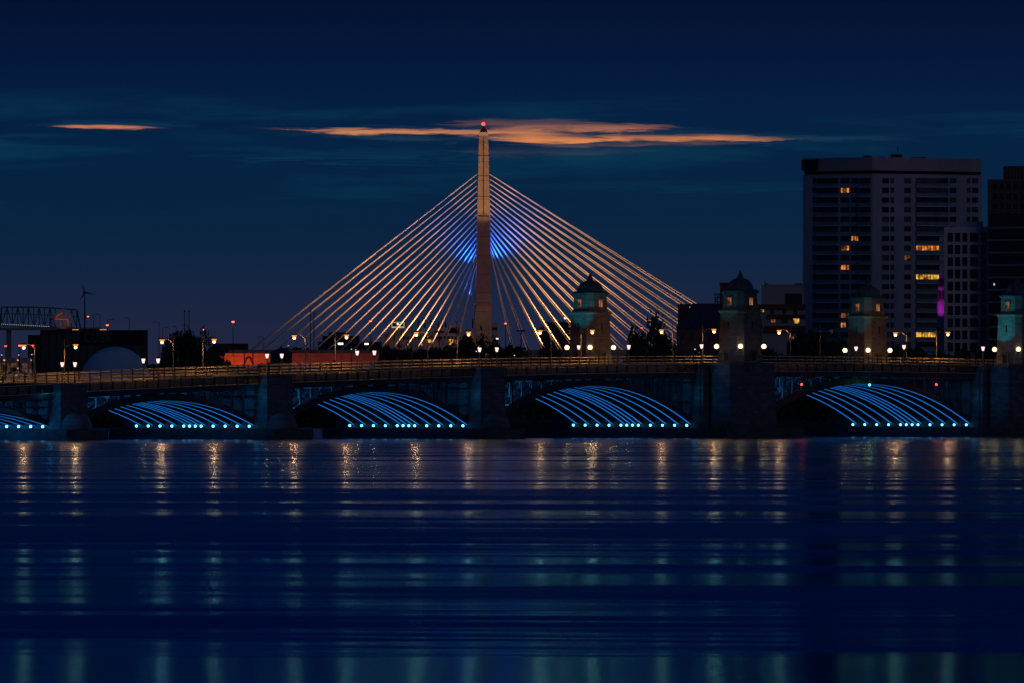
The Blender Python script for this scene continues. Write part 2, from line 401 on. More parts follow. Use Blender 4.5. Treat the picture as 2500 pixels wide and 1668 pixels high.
# spans: ribs with an emissive strip painting the blue floodlight under each bottom flange and a cyan floodlight at the springing
RIBA = [1.16]
for stp in (1,1,1,1,.485,.485,.485,1,1,1,1): RIBA.append(RIBA[-1]+3.067*stp)
spans = [(-195.8+WS, -152.4), (-152.4+WS, -105.9), (-105.9+WS, -55.5), (-55.5+WS, 0.), (WD, 73.57)]
spot_me = MB().sphere((0,0,0), .24, 10, 6).mesh('spotlight', 'cyan_spot', True)
hous_me = MB().box(-.25,.35,-.2,.2,-.55,-.22).bar((.1,0,-.5),(.9,0,-.7),.1).mesh('housing', 'dark_metal')
mull_cols = MB()
post_w = 2.55
for si, (ta, tb) in enumerate(spans):
    L = tb-ta; tm = (ta+tb)/2; zs = 2.35; crown = zc(tm)-3.72; rise = crown-zs; NS = 22
    ea, eb = ta-.1, tb+.1
    def zr(t, zs=zs, rise=rise, ea=ea, eb=eb):
        q = (2*(t-ea)/(eb-ea)-1); return zs+rise*(1-abs(q)**2.08)
    sect = []
    def ribmesh(w0, lo, hi, nm, mt):
        rings = []
        for i in range(NS+1):
            t = ea+(eb-ea)*i/NS; dz = (zr(t+.01)-zr(t-.01))/.02; nl = math.hypot(1, dz); nx, nz_ = -dz/nl, 1/nl
            z = zr(t)
            rings.append([(t+nx*lo, -w0, z+nz_*lo), (t+nx*lo, w0, z+nz_*lo), (t+nx*hi, w0, z+nz_*hi), (t+nx*hi, -w0, z+nz_*hi)])
        return MB().loft(rings).mesh(nm, mt)
    rib_me = ribmesh(.16, 0, 1.05, 'arch_rib', 'steel_paint')
    fl_me = ribmesh(.34, -.06, .05, 'bottom_flange', 'steel_paint')
    flange_glow_me = ribmesh(.145, -.075, -.063, 'flange_glow', 'flange_glow_blue')  # no fixture: floodlit flange underside painted as a glowing strip
    for a in RIBA:
        rib = put('arch_rib', rib_me, bridge, (0, a, 0))
        put('bottom_flange', fl_me, rib); put('flange_glow', flange_glow_me, rib)
        sp = put('spotlight', spot_me, rib, (tb-1.15, 0, 2.25)); put('spotlight_housing', hous_me, rib, (tb-1.15, 0, 2.25))
    for a in (2.7, 5.8, 14.7, 24.): light('SPOT', 'arch_beam', bridge, (ta+1.3, a, 2.4), 7000, (.03,.36,1), .25, (ta+L*.30, a-.5, zc(ta+L*.3)-2.2), 70, .8)
    for a in (.3, 3.4, 9.5, 19.3): light('SPOT', 'arch_beam', bridge, (tb-2.2, a, 2.3), 2600, (.02,.32,1), .2, (ta+L*.5, a+.3, crown), 46, .8)
    light('POINT', 'pier_fill', bridge, (tb-1.6, -1.2, 7.6), 26, (.02,.42,.75), .3)  # fill light without a fixture, added to tint the pier side blue
    # face rib of plate girder depth on the near side, with its columns
    npan = round(L/post_w); pw = L/npan
    for i in range(1, npan):
        t = ta+i*pw; z0 = zr(t)+.9; z1 = zc(t)-2.05
        if z1-z0 > .25:
            MB().box(t-.13,t+.13,RIBA[0]-.16,RIBA[0]+.16,z0,z1).build('spandrel_column', 'steel_paint', bridge)
            for a in RIBA[1:]: mull_cols.box(t-.11,t+.11,a-.13,a+.13,z0,z1)
            if i % 2 == 0:
                for a in RIBA[1:-1]: mull_cols.bar((t,a,z0+.2),(t,a+1.6,z1-.1),.12)
    # floor beams under the deck
    for i in range(npan+1):
        t = ta+i*pw; 
        MB().box(t-.12,t+.12,.4,31,zc(t)-2.75,zc(t)-2.11).build('floor_beam', 'steel_paint', bridge)
    for i in range(1, 8):
        t = ta+L*i/8
        MB().box(t-.12,t+.12,RIBA[0],RIBA[-1],zr(t)+.25,zr(t)+.5).build('cross_brace', 'steel_paint', bridge)
    # near and far parapet railing: panels and posts
    for a0, far in ((.02, False), (31.3, True)):
        rl = thing_r = bpy.data.objects.new('railing', None); COL.objects.link(rl); rl.parent = bridge
        sweep(ta, tb, 3, [(a0-.12,-.10),(a0-.12,.02),(a0+.14,.02),(a0+.14,-.10)], 'top_rail', 'rail_metal', rl)
        if far:
            continue
        for i in range(npan+1):
            t = ta+i*pw
            MB().box(t-.11,t+.11,a0-.16,a0+.12,zc(t)-1.49,zc(t)-.10).build('post', 'iron_paint', rl)
        for i in range(npan):
            t0 = ta+i*pw+.11; t1 = ta+(i+1)*pw-.11; pm = MB()
            for h_, th_ in ((-.26,.05), (-.50,.07), (-.76,.05), (-1.02,.07), (-1.30,.08)):
                pm.bar((t0,a0,zc(t0)+h_),(t1,a0,zc(t1)+h_),.05,th_)
            for k in range(1, 9):
                t = t0+(t1-t0)*k/9; pm.box(t-.022,t+.022,a0-.03,a0+.03,zc(t)-1.47,zc(t)-.1)
            pm.build('panel', 'iron_paint', rl)
inner = mull_cols.build('inner_spandrel_columns', 'steel_paint', bridge); inner['kind'] = 'stuff'

# two track fences down the middle of the deck
for a0, lb in ((11.6, 'tall steel rail fence along the near side of the bridge tracks'), (19.8, 'tall steel rail fence along the far side of the bridge tracks')):
    fe = thing('track_fence', lb, 'fence', (X0, Y0, 0), TH)
    for dz in (1.30, .72, .18, -.4, -1.0):
        sweep(TL, TR, 4, [(a0-.05,dz-.06),(a0-.05,dz+.06),(a0+.05,dz+.06),(a0+.05,dz-.06)], 'rail', 'rail_metal', fe)
    pme = MB().box(-.05,.05,-.06,.06,-1.52,1.42).mesh('post', 'iron_paint')
    t = TL+1
    while t < TR: put('post', pme, fe, (t, a0-.14, zc(t))); t += 2.42

# ---- granite towers
def chsq(h, c, z): return [(h,-h+c,z),(h,h-c,z),(h-c,h,z),(-h+c,h,z),(-h,h-c,z),(-h,-h+c,z),(-h+c,-h,z),(h-c,-h,z)]
def bridge_tower(t, a, label, short):
    T = thing('bridge_tower', label, 'tower', bw(t, a, zc(t)-.02), TH, 'domed granite towers on the bridge')
    MB().loft([chsq(3.42,.95,0), chsq(3.42,.95,.45), chsq(3.3,.95,.6), chsq(3.3,.95,1.6), chsq(3.18,.95,1.75)]).build('plinth', 'tower_stone', T)
    sh = MB().loft([chsq(3.15,.95,1.72), chsq(2.97,.9,9.0)]).build('shaft', 'tower_stone', T)
    MB().loft([chsq(3.05,.9,8.98), chsq(3.2,.95,9.2), chsq(3.3,.95,9.32), chsq(3.3,.95,9.55), chsq(2.9,.9,9.62)]).build('lower_cornice', 'tower_stone', T)
    la = MB().loft([chsq(2.85,1.0,9.6), chsq(2.7,1.0,10.0), chsq(2.62,1.0,12.5)]).build('lantern_storey', 'tower_stone', T)
    MB().loft([chsq(2.66,1.,12.48), chsq(2.85,1.,12.7), chsq(2.9,1.,13.0), chsq(2.7,1.,13.12), chsq(2.45,.9,13.3)]).build('upper_cornice', 'copper_roof', T)
    prof = [(2.42,13.28),(2.38,13.7),(2.25,14.1),(2.0,14.5),(1.62,14.88),(1.15,15.15),(.7,15.32),(.55,15.38)]
    dm = MB().lathe(prof, 16, (0,0,0), PI/16).build('dome', 'copper_roof', T)
    MB().lathe([(.58,15.36),(.5,15.7),(.36,15.85),(.33,16.1),(.2,16.4),(.04,16.75)], 10).build('finial', 'copper_roof', dm)
    for k in range(4):
        M4 = Matrix.Rotation(k*PI/2, 4, 'Z')
        def rot(mbx): mbx.v = [tuple(M4 @ Vector(p)) for p in mbx.v]; return mbx
        # facing +x before rotation
        for s in (-.27, .27):
            rot(MB().box(2.60,2.72,s-.16,s+.16,10.45,11.75)).build('window', 'tower_window', la)
        rot(MB().box(2.58,2.78,-.62,-.48,10.3,11.95).box(2.58,2.78,.48,.62,10.3,11.95).box(2.58,2.80,-.72,.72,11.9,12.1).box(2.58,2.8,-.66,.66,10.2,10.4)).build('window_surround', 'tower_stone', la)
        rot(MB().box(2.98,3.06,-.12,.12,6.2,7.5)).build('slit_window', 'window_glass', sh)
        d = rot(MB().box(3.28,3.36,-.55,.55,.1,1.9)).build('door', 'dark_metal', T)
        rot(MB().box(3.2,3.5,-.85,-.55,.05,2.0).box(3.2,3.5,.55,.85,.05,2.0).box(3.2,3.56,-1.0,1.0,2.0,2.35)).build('door_surround', 'tower_stone', d)
        # corner piers flanking the chamfer
    globe_side = {0: 'back', 1: 'track', 2: '', 3: 'down river'}
    for k in range(4):
        ang = PI/4+k*PI/2; c = Vector((math.cos(ang), math.sin(ang), 0)); base = c*3.78; g = c*4.25
        gl = thing('globe_lamp', ('globe lamp lighting the front edge of the ' if k == 2 else 'round globe lamp on the %s corner of the ' % globe_side[k])+short, 'lamp',
                   bw(t, a, zc(t)) + Matrix.Rotation(TH, 3, 'Z') @ Vector((g.x, g.y, 3.0)), TH, 'globe lamps on the towers')
        MB().sphere((0,0,0), .44, 14, 10).build('globe', 'globe_glow', gl, True)
        MB().lathe([(.06,-.85),(.26,-.6),(.3,-.45),(.2,-.38)], 10).build('cup', 'dark_metal', gl)
        MB().bar((0,0,-.7), (-c.x*.75,-c.y*.75,-.62), .12, .2).build('bracket', 'dark_metal', gl)
        light('POINT', 'globe_light', gl, (0,0,0), 560, (1,.55,.17), .46)
    return T
towers = []
ZT = 8.03
for tt, aa, sh_, lb in ((ZT, -3.27, 'dark tower by the slate roof', 'dark domed granite tower standing before the bulk of the slate roofed building'),
                   (ZT, 35.1, 'tower before the cable fan', 'domed granite tower in front of the cable fan, teal lit on one side'),
                   (73.57+ZT, -3.27, 'teal washed tower', 'domed granite tower washed bright teal, beside the glass office block'),
                   (73.57+ZT, 35.1, 'tower before the apartment slab', 'domed granite tower in front of the tall apartment slab')):
    towers.append(bridge_tower(tt, aa, lb, sh_))
# teal floodlights on the deck washing the tower sides
def flood(t, a, tgt, e, lb):
    o = thing('floodlight', lb, 'floodlight', bw(t, a, zc(t)-1.5), 0, 'floodlights on the bridge deck')
    MB().box(-.3,.3,-.2,.2,.5,.9).build('housing', 'dark_metal', o)
    MB().box(-.06,.06,-.06,.06,0,.55).build('stand', 'dark_metal', o)
    w0 = bw(t, a, zc(t)-1.5); rel = bw(*tgt)-w0
    d = rel.normalized()
    light('SPOT', 'flood_beam', o, d*.6+Vector((0,0,.8)), e, (.0,.46,.72), .2, rel, 34, .5)
flood(ZT-14, 28.6, (ZT-3, 35.1, zc(ZT)+12.5), 7000, 'teal floodlight at the foot of the tower in front of the cables')
flood(73.57+ZT-14, 1.0, (73.57+ZT-3, -3.27, zc(70)+8.5), 7500, 'teal floodlight at the foot of the teal tower')
flood(73.57+ZT-14, 28.6, (73.57+ZT-3, 35.1, zc(70)+11.5), 3000, 'teal floodlight at the foot of the tower before the apartment slab')
flood(ZT-14, 1.0, (ZT-3, -3.27, zc(ZT)+14), 2200, 'teal floodlight at the foot of the dark domed tower')

# ---- street lights on the track reservation: pole, outward arm, drop lamp
def street_light(t, side, lit=True, label=None):
    a = ACR+side*3.8; h = 7.55; arm = 2.9*side
    o = thing('street_light', label or 'tall grey mast arm street light glowing amber over the bridge road', 'street light', bw(t, a, zc(t)-1.5), TH,
              'street lights along the bridge')
    MB().tube([(0,0,0),(0,0,.4),(0,0,h+1.0)], [.16,.12,.07], 8).build('pole', 'pole_metal', o)
    MB().tube([(0,0,h-.6),(0,arm*.35,h+.15),(0,arm*.95,h+.32)], [.06,.05,.04], 6).build('arm', 'pole_metal', o)
    hd = MB().loft([[(-.2,arm-.5,h+.16),(.2,arm-.5,h+.16),(.26,arm+.5,h+.16),(-.26,arm+.5,h+.16)], [(-.12,arm-.45,h+.42),(.12,arm-.45,h+.42),(.16,arm+.42,h+.42),(-.16,arm+.42,h+.42)]]).build('lamp_head', 'dark_metal', o)
    MB().lathe([(.12,-.22),(.3,-.16),(.44,.0),(.46,.16)], 12, (0,arm,h)).build('fringe_bowl', 'amber_fringe' if lit else 'frosted', hd, True)  # added bowl; on lit lamps its glow paints the amber fringe
    MB().sphere((0,arm,h-.36), .25, 12, 8, .9).build('lens', 'sodium' if lit else 'frosted', hd, True)
    if lit: light('SPOT', 'street_lamp_light', o, (0,arm,h-.8), 1300, (1,.50,.16), .3, (0,arm,h-5), 158, .25); light('POINT', 'street_lamp_glow', o, (0,arm,h-.92), 310, (1,.42,.16), .28)
where = {121: ('above the canopy building among the red lamps', 'before the dark exhibition hall wall'), 459: ('between the dome and the clump of trees', 'over the edge of the clump of trees'),
         782: ('before the cables at the hipped roof kiosk', 'before the dark stepped block'), 1080: ('before the plant building under the lit rooftop sign', 'just beside the pylon foot'),
         1382: ('before the steep cables and the distant yellow windows', 'in front of the teal sided tower'), 1679: ('in front of the open crowned tree', 'before the slate roofed brick wall'),
         1966: ('before the mansard building', ''), 2250: ('before the middle of the apartment slab', 'before the gridded block')}
for uc, (la_, lb_) in where.items():
    t = t_of(uc, ACR)
    street_light(t, 1, True, 'amber mast arm street light '+la_)
    if uc == 1966: street_light(t, -1, False, 'unlit mast arm street light before the tall apartment slab')
    else: street_light(t, -1, True, 'amber mast arm street light '+lb_)

# ---- lantern posts
lan = []
def lantern(u, a, z_off, label):
    t = t_of(u, a)
    o = thing('lantern_post', label, 'street lamp', bw(t, a, zc(t)+z_off), TH, 'cast iron lanterns on the bridge')
    hp = 2.55-z_off
    MB().lathe([(.22,0),(.22,.25),(.15,.4),(.12,.9),(.10,hp-.2),(.18,hp-.15),(.2,hp-.05),(.1,hp)], 10).build('post', 'post_paint', o)
    MB().lathe([(.1,hp-.02),(.16,hp+.05),(.17,hp+.12)], 8).build('collar', 'dark_metal', o)
    hd = MB().lathe([(.17,hp+.12),(.27,hp+.5),(.34,hp+.86)], 6).build('lantern_glass', 'lantern_glow', o)
    MB().lathe([(.39,hp+.86),(.36,hp+.93),(.16,hp+1.12),(.1,hp+1.2),(.03,hp+1.34)], 6).build('lantern_cap', 'dark_metal', o)
    light('POINT', 'lantern_light', o, (0,0,hp-.1), 170, (1,.58,.22), .2)
for u0, u1, lb in ((183, 152, 'before the exhibition hall'), (386, 350, 'at the edge of the dome'), (688, 652, 'before the hipped roof kiosk'), (914, 872, 'at the end of the orange viaduct'), (1213, 1171, 'below the foot of the pylon')):
    lantern(u0, .1, .0, 'cast iron lantern rising from the parapet '+lb)
    lantern(u1, 3.9, -1.5, 'lantern set back behind the railing '+lb)
lantern(1535, .1, 0., 'lone lantern on the parapet in front of the dark lit-through tree')
lantern(1713, .1, 0., 'lone lantern on the parapet beside the dark domed tower')
lantern(2207, .1, 0., 'lone lantern on the parapet above the span with the red and green signals')
lantern(2400, .1, 0., 'lone lantern on the parapet beside the teal lit tower')
lantern(1413, 24, -1.5, 'lantern at the foot of the tower in front of the cable fan')
lantern(2090, 24, -1.5, 'lantern at the foot of the tower before the apartment slab')
# traffic signal post at a pier
t = t_of(1186, 2.)
o = thing('signal_post', 'slim post with small box and drooping head between two lanterns', 'post', bw(t, 2., zc(t)-1.5), TH)
MB().tube([(0,0,0),(0,0,3.9)], .09, 8).build('post', 'post_paint', o)
MB().box(-.2,.25,-.15,.15,1.9,2.5).build('cabinet', 'post_paint', o)
MB().bar((0,0,3.85),(.9,0,3.7),.3,.14).build('head', 'pole_metal', o)

# ---- navigation lights hung on the centre span
def nav(u, v, glowm, col, lb, drop):
    a = -.6; t = t_of(u, a); d = bw(t, a, 0).y; p = at(u, v, d)
    o = thing('navigation_light', lb, 'signal light', p, TH)
    MB().sphere((0,0,0), .23, 12, 8).build('lens', glowm, o, True)
    MB().lathe([(.16,.22),(.2,.34),(.12,.45)], 8).build('cap', 'dark_metal', o)
    top = zc(t)-1.7-p.z
    MB().tube([(0,0,.4),(0,0,top),(0,.5,top+.05)], .06, 6).build('hanger', 'pole_metal', o)
    light('POINT', 'signal_beam', o, (0,-.1,0), 60, col, .3)
nav(1957, 939, 'red_glow', (1,.06,.04), 'red navigation light hung beside the large tower pier', 0)
nav(2286, 939, 'red_glow', (1,.06,.04), 'red navigation light hung under the deck by the teal tower', 0)
nav(2123, 940, 'green_glow', (.1,1,.5), 'green navigation light hung at the crown of the arch', 0)

# ================================================================== cable-stayed bridge
DZ = 2780.; UZ = 1180.; SZ = DZ/F
PH = R(1.3)
base = Vector(((UZ-1250)/F*DZ, DZ, 0))
zak = thing('cable_stayed_bridge', 'cable stayed bridge with a tall obelisk pylon and fans of glowing cables', 'bridge', base, PH)
zz = lambda v: HC+(VH-v)*SZ
ss = lambda u: (u-UZ)*SZ
def rect(u0, u1, z, d): return [(ss(u0),-d,z),(ss(u1),-d,z),(ss(u1),d,z),(ss(u0),d,z)]
pyl = MB().loft([rect(1165,1196,zz(529),2.3), rect(1169.5,1191.8,zz(331),1.6)]).build('pylon_mast', 'pylon_concrete', zak)
MB().loft([rect(1169,1192.2,zz(331.2),1.65), rect(1170,1191.5,zz(323),1.6)]).build('mast_cap', 'cable_sheath', pyl)
MB().loft([rect(1170.5,1190.5,zz(323.2),1.5), rect(1178.5,1182.5,zz(308),.25)]).build('mast_peak', 'dark_metal', pyl)
for v in (380, 430, 480):
    k = (v-331)/198; MB().loft([rect(1169.5-4.7*k,1191.8+4.4*k,zz(v)+.09,1.6+.7*k+.04), rect(1169.5-4.7*k,1191.8+4.4*k,zz(v)-.09,1.6+.7*k+.04)]).build('joint', 'dark_metal', pyl)
MB().loft([[(ss(1180)-.12,-1.72,zz(335)),(ss(1180)+.12,-1.72,zz(335)),(ss(1180)+.12,-1.5,zz(335)),(ss(1180)-.12,-1.5,zz(335))],
           [(ss(1180)-.12,-2.36,zz(526)),(ss(1180)+.12,-2.36,zz(526)),(ss(1180)+.12,-2.1,zz(526)),(ss(1180)-.12,-2.1,zz(526))]]).build('groove', 'dark_metal', pyl)
MB().loft([rect(1163.5,1197,zz(531),3.0), rect(1163.5,1197,zz(528.8),3.0)]).build('ledge', 'pylon_concrete', pyl)
for sgn in (-1, 1):
    lg = MB().loft([[(ss(1157-2.5),sgn*19-2.2,2),(ss(1201),sgn*19-2.2,2),(ss(1201),sgn*19+2.2,2),(ss(1157-2.5),sgn*19+2.2,2)],
                    [(ss(1165.3),sgn*1.6-1.6,zz(530)),(ss(1195.6),sgn*1.6-1.6,zz(530)),(ss(1195.6),sgn*1.6+1.6,zz(530)),(ss(1165.3),sgn*1.6+1.6,zz(530))]]).build('pylon_leg', 'pylon_concrete', zak)
MB().loft([[(ss(1159),-12,zz(746)),(ss(1200),-12,zz(746)),(ss(1200),12,zz(746)),(ss(1159),12,zz(746))], [(ss(1159.4),-11.6,zz(741)),(ss(1199.6),-11.6,zz(741)),(ss(1199.6),11.6,zz(741)),(ss(1159.4),11.6,zz(741))]]).build('crossbeam', 'pylon_concrete', zak)
bea = thing('beacon_light', 'red aircraft warning light on the pylon tip', 'beacon', base+Vector((0,0,zz(303))), PH)
MB().sphere((0,0,0), .6, 12, 8).build('lens', 'red_glow', bea, True)
MB().lathe([(.25,-.9),(.25,-.55)], 8).build('mount', 'dark_metal', bea)
light('POINT', 'beacon_glow', bea, (0,-.9,.6), 60, (1,.05,.04), .5)
zd = zz(862)
MB().box(ss(560), ss(1960), -18, 18, zd-2.6, zd-.2).build('deck', 'concrete', zak)
for sgn in (-1, 1): MB().box(ss(560), ss(1960), sgn*18-.2, sgn*18+.2, zd-.2, zd+.9).build('parapet', 'concrete', zak)
for u in (700, 1440, 1800):
    MB().box(ss(u)-2, ss(u)+2, -12, 12, 2, zd-2.6).build('deck_pier', 'concrete', zak)
left = [605,632,668,698,728,760.7,793,826,856,890,920,950,981,1011,1042,1074,1110]
right = [1886,1851,1808,1765,1729,1684,1645,1608,1569,1532,1497,1453,1412,1373,1332,1292,1254]
for i in range(17):
    for us, ptop, edge in ((left, 426+i*14., 1164), (right, 426+i*11.8, 1196)):
        e = edge+(-1 if edge < 1180 else 1)*max(0,(ptop-528)/277*(5 if edge < 1180 else 3))
        for sgn in (-1, 1):
            MB().tube([(ss(e), sgn*1.0, zz(ptop)), (ss(us[i]), sgn*16.5, zd)], .18, 6).build('stay_cable', 'cable_sheath', zak)
# flood lamps that light the cables and the pylon
def far_flood(pos, tgts, lb, col, e, cone, blend, rad=.6, glowm=None):
    o = thing('floodlight', lb, 'floodlight', pos, 0, 'floodlights of the cable stayed bridge')
    MB().box(-.7,.7,-.4,.4,0,.7).build('housing', 'dark_metal', o)
    MB().tube([(0,0,-max(.5, pos[2]-2.1)),(0,0,.05)], .15, 6).build('mast', 'pole_metal', o)
    d = (Vector(tgts)-Vector(pos))
    light('SPOT', 'flood_beam', o, d.normalized()*1.2+Vector((0,0,.4)), e, col, rad, d, cone, blend)
def zw(u, v, dd=0.): return Vector(((u-1250)/F*DZ, DZ+dd, zz(v)))
def zl3(sx, y, z): return base+Matrix.Rotation(PH, 3, 'Z') @ Vector((sx, y, z))
far_flood(zl3(-13,-24,zd+1), zl3(-46,0,zd+44), 'flood lamp by the pylon foot aimed along the cables towards the orange viaduct', (1,.42,.18), 7.5e4, 98, .6)
far_flood(zl3(13,-24,zd+1), zl3(48,0,zd+44), 'flood lamp by the pylon foot aimed along the cables towards the slate roof', (1,.46,.18), 7e4, 98, .6)
far_flood(zl3(98,-26,zd+1), zl3(58,0,zd+24), 'flood lamp at the end of the longer cable fan', (1,.46,.18), 8e4, 80, .6)
far_flood(zl3(-62,-28,zd+1), zl3(-15,0,zz(520)), 'flood lamp below the cables aimed at their anchorage on the pylon, viaduct side', (1,.44,.18), 1.0e5, 25, .7)
far_flood(zl3(62,-28,zd+1), zl3(15,0,zz(520)), 'flood lamp below the cables aimed at their anchorage on the pylon, slate roof side', (1,.46,.18), 1.0e5, 25, .7)
far_flood(Vector((at(1180,0,2660).x, 2660, 13)), zw(1180, 428, -2), 'flood lamp aimed at the upper pylon', (1,.42,.15), 3.2e5, 11.2, .04)
far_flood(Vector((at(1180,0,2690).x, 2690, 9)), zw(1180, 835, -16), 'flood lamp aimed at the foot of the pylon', (1,.40,.09), 2.0e4, 20, .9)
far_flood(Vector((at(1195,0,2640).x, 2640, 10)), zw(1180, 660, -6), 'flood lamp giving the pylon legs a red wash', (1,.20,.10), 4.2e4, 14, .7)
for u, v, s in ((1156, 640, -1), (1203, 630, 1), (1151, 720, -1)):
    o = thing('blue_floodlight', 'blue flood lamp on the %s side of the pylon among the cables' % ('longer cable' if s > 0 else ('lower viaduct' if v > 700 else 'viaduct')), 'floodlight', zw(u, v, -6), PH, 'blue lamps on the pylon')
    MB().sphere((0,0,0), .1, 8, 6).build('lens', 'blue_flood', o, True)
    MB().bar((0,.1,-.1),(-s*(abs(u-1180)-17.0)*SZ,4,-.1),.2).build('bracket', 'dark_metal', o)
    light('SPOT', 'blue_beam', o, (0,.1,.2), (14000 if v < 700 else 12000), (.006,.12,1), .3, (s*4.6,5.5,7 if v < 700 else 7), 112, .9)

# ================================================================== far shore
# ---- trees: tapered trunk, limbs and leaf faces
def tree_meshes(seed, h, wd, nleaf, lm, lowest=.12):
    rr = random.Random(seed); tr = MB(); cr = MB()
    tr.tube([(0,0,-.3),(0,0,h*.25),(rr.uniform(-.2,.2),rr.uniform(-.2,.2),h*.55)], [h*.035,h*.025,h*.014], 7)
    blobs = []
    for k in range(20):
        a = rr.uniform(0,2*PI); rad = math.sqrt(rr.random())*wd*.42; zz_ = h*(lowest+.1+(.92-lowest-.14)*rr.random())
        shrink = 1-.62*max(0,(zz_/h-.45)/.55)**1.6
        blobs.append(Vector((math.cos(a)*rad*shrink, math.sin(a)*rad*shrink, zz_)))
    for b in blobs[:9]:
        tr.tube([(0,0,h*.18),(b.x*.5,b.y*.5,b.z*.7),tuple(b)], [h*.012,h*.008,h*.003], 5)
    for b in blobs:
        br = wd*rr.uniform(.13,.24)
        for _ in range(nleaf//20):
            d = Vector((rr.gauss(0,1),rr.gauss(0,1),rr.gauss(0,1))).normalized()*br*rr.random()**.45
            p = b+Vector((d.x,d.y,d.z*.8)); 
            if p.z < h*.05: continue
            s = rr.uniform(.18,.42)*h/9; e1 = Vector((rr.gauss(0,1),rr.gauss(0,1),rr.gauss(0,1))).normalized(); e2 = e1.orthogonal().normalized()
            cr.add([p-e1*s, p+e2*s*.55, p+e1*s, p-e2*s*.55], [(0,1,2,3)])
    return tr.mesh('trunk', 'bark'), cr.mesh('crown', lm)
TREES = [tree_meshes(11, 9., 9., 5200, 'leaf_dark', .12), tree_meshes(12, 9., 7., 4800, 'leaf_dark', .15), tree_meshes(13, 9., 11., 5600, 'leaf', .12), tree_meshes(14, 12., 10., 1300, 'leaf', .30)]
def tree(u, vtop, d, k, label, width_px=None, vbase=None, group='trees on the far bank'):
    tr, cr = TREES[k]; h0 = (9,9,9,12)[k]; w0 = (9,7,11,10)[k]
    zt = HC+(VH-vtop)/F*d; zb = 2.0; h = zt-zb; s = h/(h0*.95)
    sw = s if width_px is None else px(width_px, d)/w0
    o = thing('tree', label, 'tree', (at(u,0,d).x, d, zb), random.uniform(0,6), group)
    o.scale = (sw, sw, s)
    put('trunk', tr, o); put('crown', cr, o)
def row(spec, d, group):
    for u, v, wd, k, lb in spec: tree(u, v, d, k, lb, wd, group=group)
row(((416,834,70,1,'slim dark tree at the edge of the clump beside the dome'), (452,816,92,0,'round dark tree under the paired masts'), (490,810,96,2,'broad dark tree under the small red lamp'),
     (528,846,74,1,'lower dark tree overlapping the edge of the orange viaduct'), (545,878,60,2,'small bush spreading in front of the orange wall')), 2290, 'trees between the dome and the viaduct')
row(((946,854,66,0,'low dark tree at the end of the orange viaduct'), (978,843,84,2,'rounded dark tree below the lit rooftop sign'), (1022,862,78,1,'low dark tree in front of the plant building'),
     (1062,856,80,0,'dark tree under the plant building vents'), (1104,842,88,2,'full dark tree left of the pylon foot')), 2270, 'trees below the cables')
row(((1140,828,80,1,'dark tree touching the left edge of the pylon foot'), (1174,812,84,3,'tallest dark tree covering the foot of the pylon'), (1206,832,86,2,'dark tree right of the pylon foot by the white lamp'),
     (1246,852,84,0,'dark tree under the high mast lamp ring'), (1296,862,90,2,'low broad dark tree below the steep cables'), (1350,856,86,0,'low dark tree below the distant block with yellow windows'), (1392,866,70,1,'low dark tree beside the cable side tower')), 2150, 'trees below the cables')
row(((1588,768,108,3,'tall open crowned tree with lit cables showing through it'), (1626,806,84,3,'leafy tree beside the slate roofed building'), (1552,826,80,1,'low tree under the tall open crowned tree')), 1960, 'trees by the slate roofed building')
row(((1700,862,90,2,'low dark tree in front of the brick wall under the slate roof'), (1872,858,90,0,'low dark tree before the mansard building'), (1938,838,80,1,'slim dark tree before the mansard building edge'),
     (1980,818,100,0,'full dark tree under the unlit street light'), (2024,820,96,2,'full dark tree at the corner of the apartment slab')), 1930, 'trees before the buildings')
row(((2196,848,90,1,'dark tree before the middle of the apartment slab'), (2240,856,90,0,'low dark tree under the apartment balconies'), (2296,862,96,2,'low dark tree below the magenta steeple'),
     (2352,856,96,1,'low dark tree before the gridded block'), (2404,848,90,2,'dark tree before the gap of gridded block and glass office'), (2460,850,90,0,'dark tree before the glass office')), 1945, 'trees before the buildings')
# continuous woods along the far bank, too far and dark to count
def wood(name, label, u0, u1, vt, d, n_, seed, dep=14):
    rr = random.Random(seed); m = MB()
    for _ in range(n_):
        u = rr.uniform(u0, u1); bump_ = 5*math.sin(u*.045+seed)+4*math.sin(u*.11)+3*math.sin(u*.31)
        top = HC+(VH-vt+bump_)/F*d; z = 2+(top-2)*rr.random()**.6
        p = Vector(((u-1250)/F*d, d+rr.uniform(0,dep), z)); sz = rr.uniform(.5,1.15)
        e1 = Vector((rr.gauss(0,1),rr.gauss(0,1),rr.gauss(0,1))).normalized(); e2 = e1.orthogonal().normalized()
        m.add([p-e1*sz, p+e2*sz*.6, p+e1*sz, p-e2*sz*.6], [(0,1,2,3)])
    tag(m.build(name, 'leaf_dark'), label, 'wood', kind='stuff')
wood('far_wood', 'dark mass of trees along the bank below the viaduct and cables', -60, 1680, 896, 2480, 26000, 3)
wood('bank_wood', 'dark mass of shrubs along the bank below the tall buildings', 1640, 2560, 874, 1990, 15000, 5)
wood('shore_shrubs', 'dark shrubs on the bank seen through the arches', -60, 1200, 985, 2305, 9000, 8, 3)

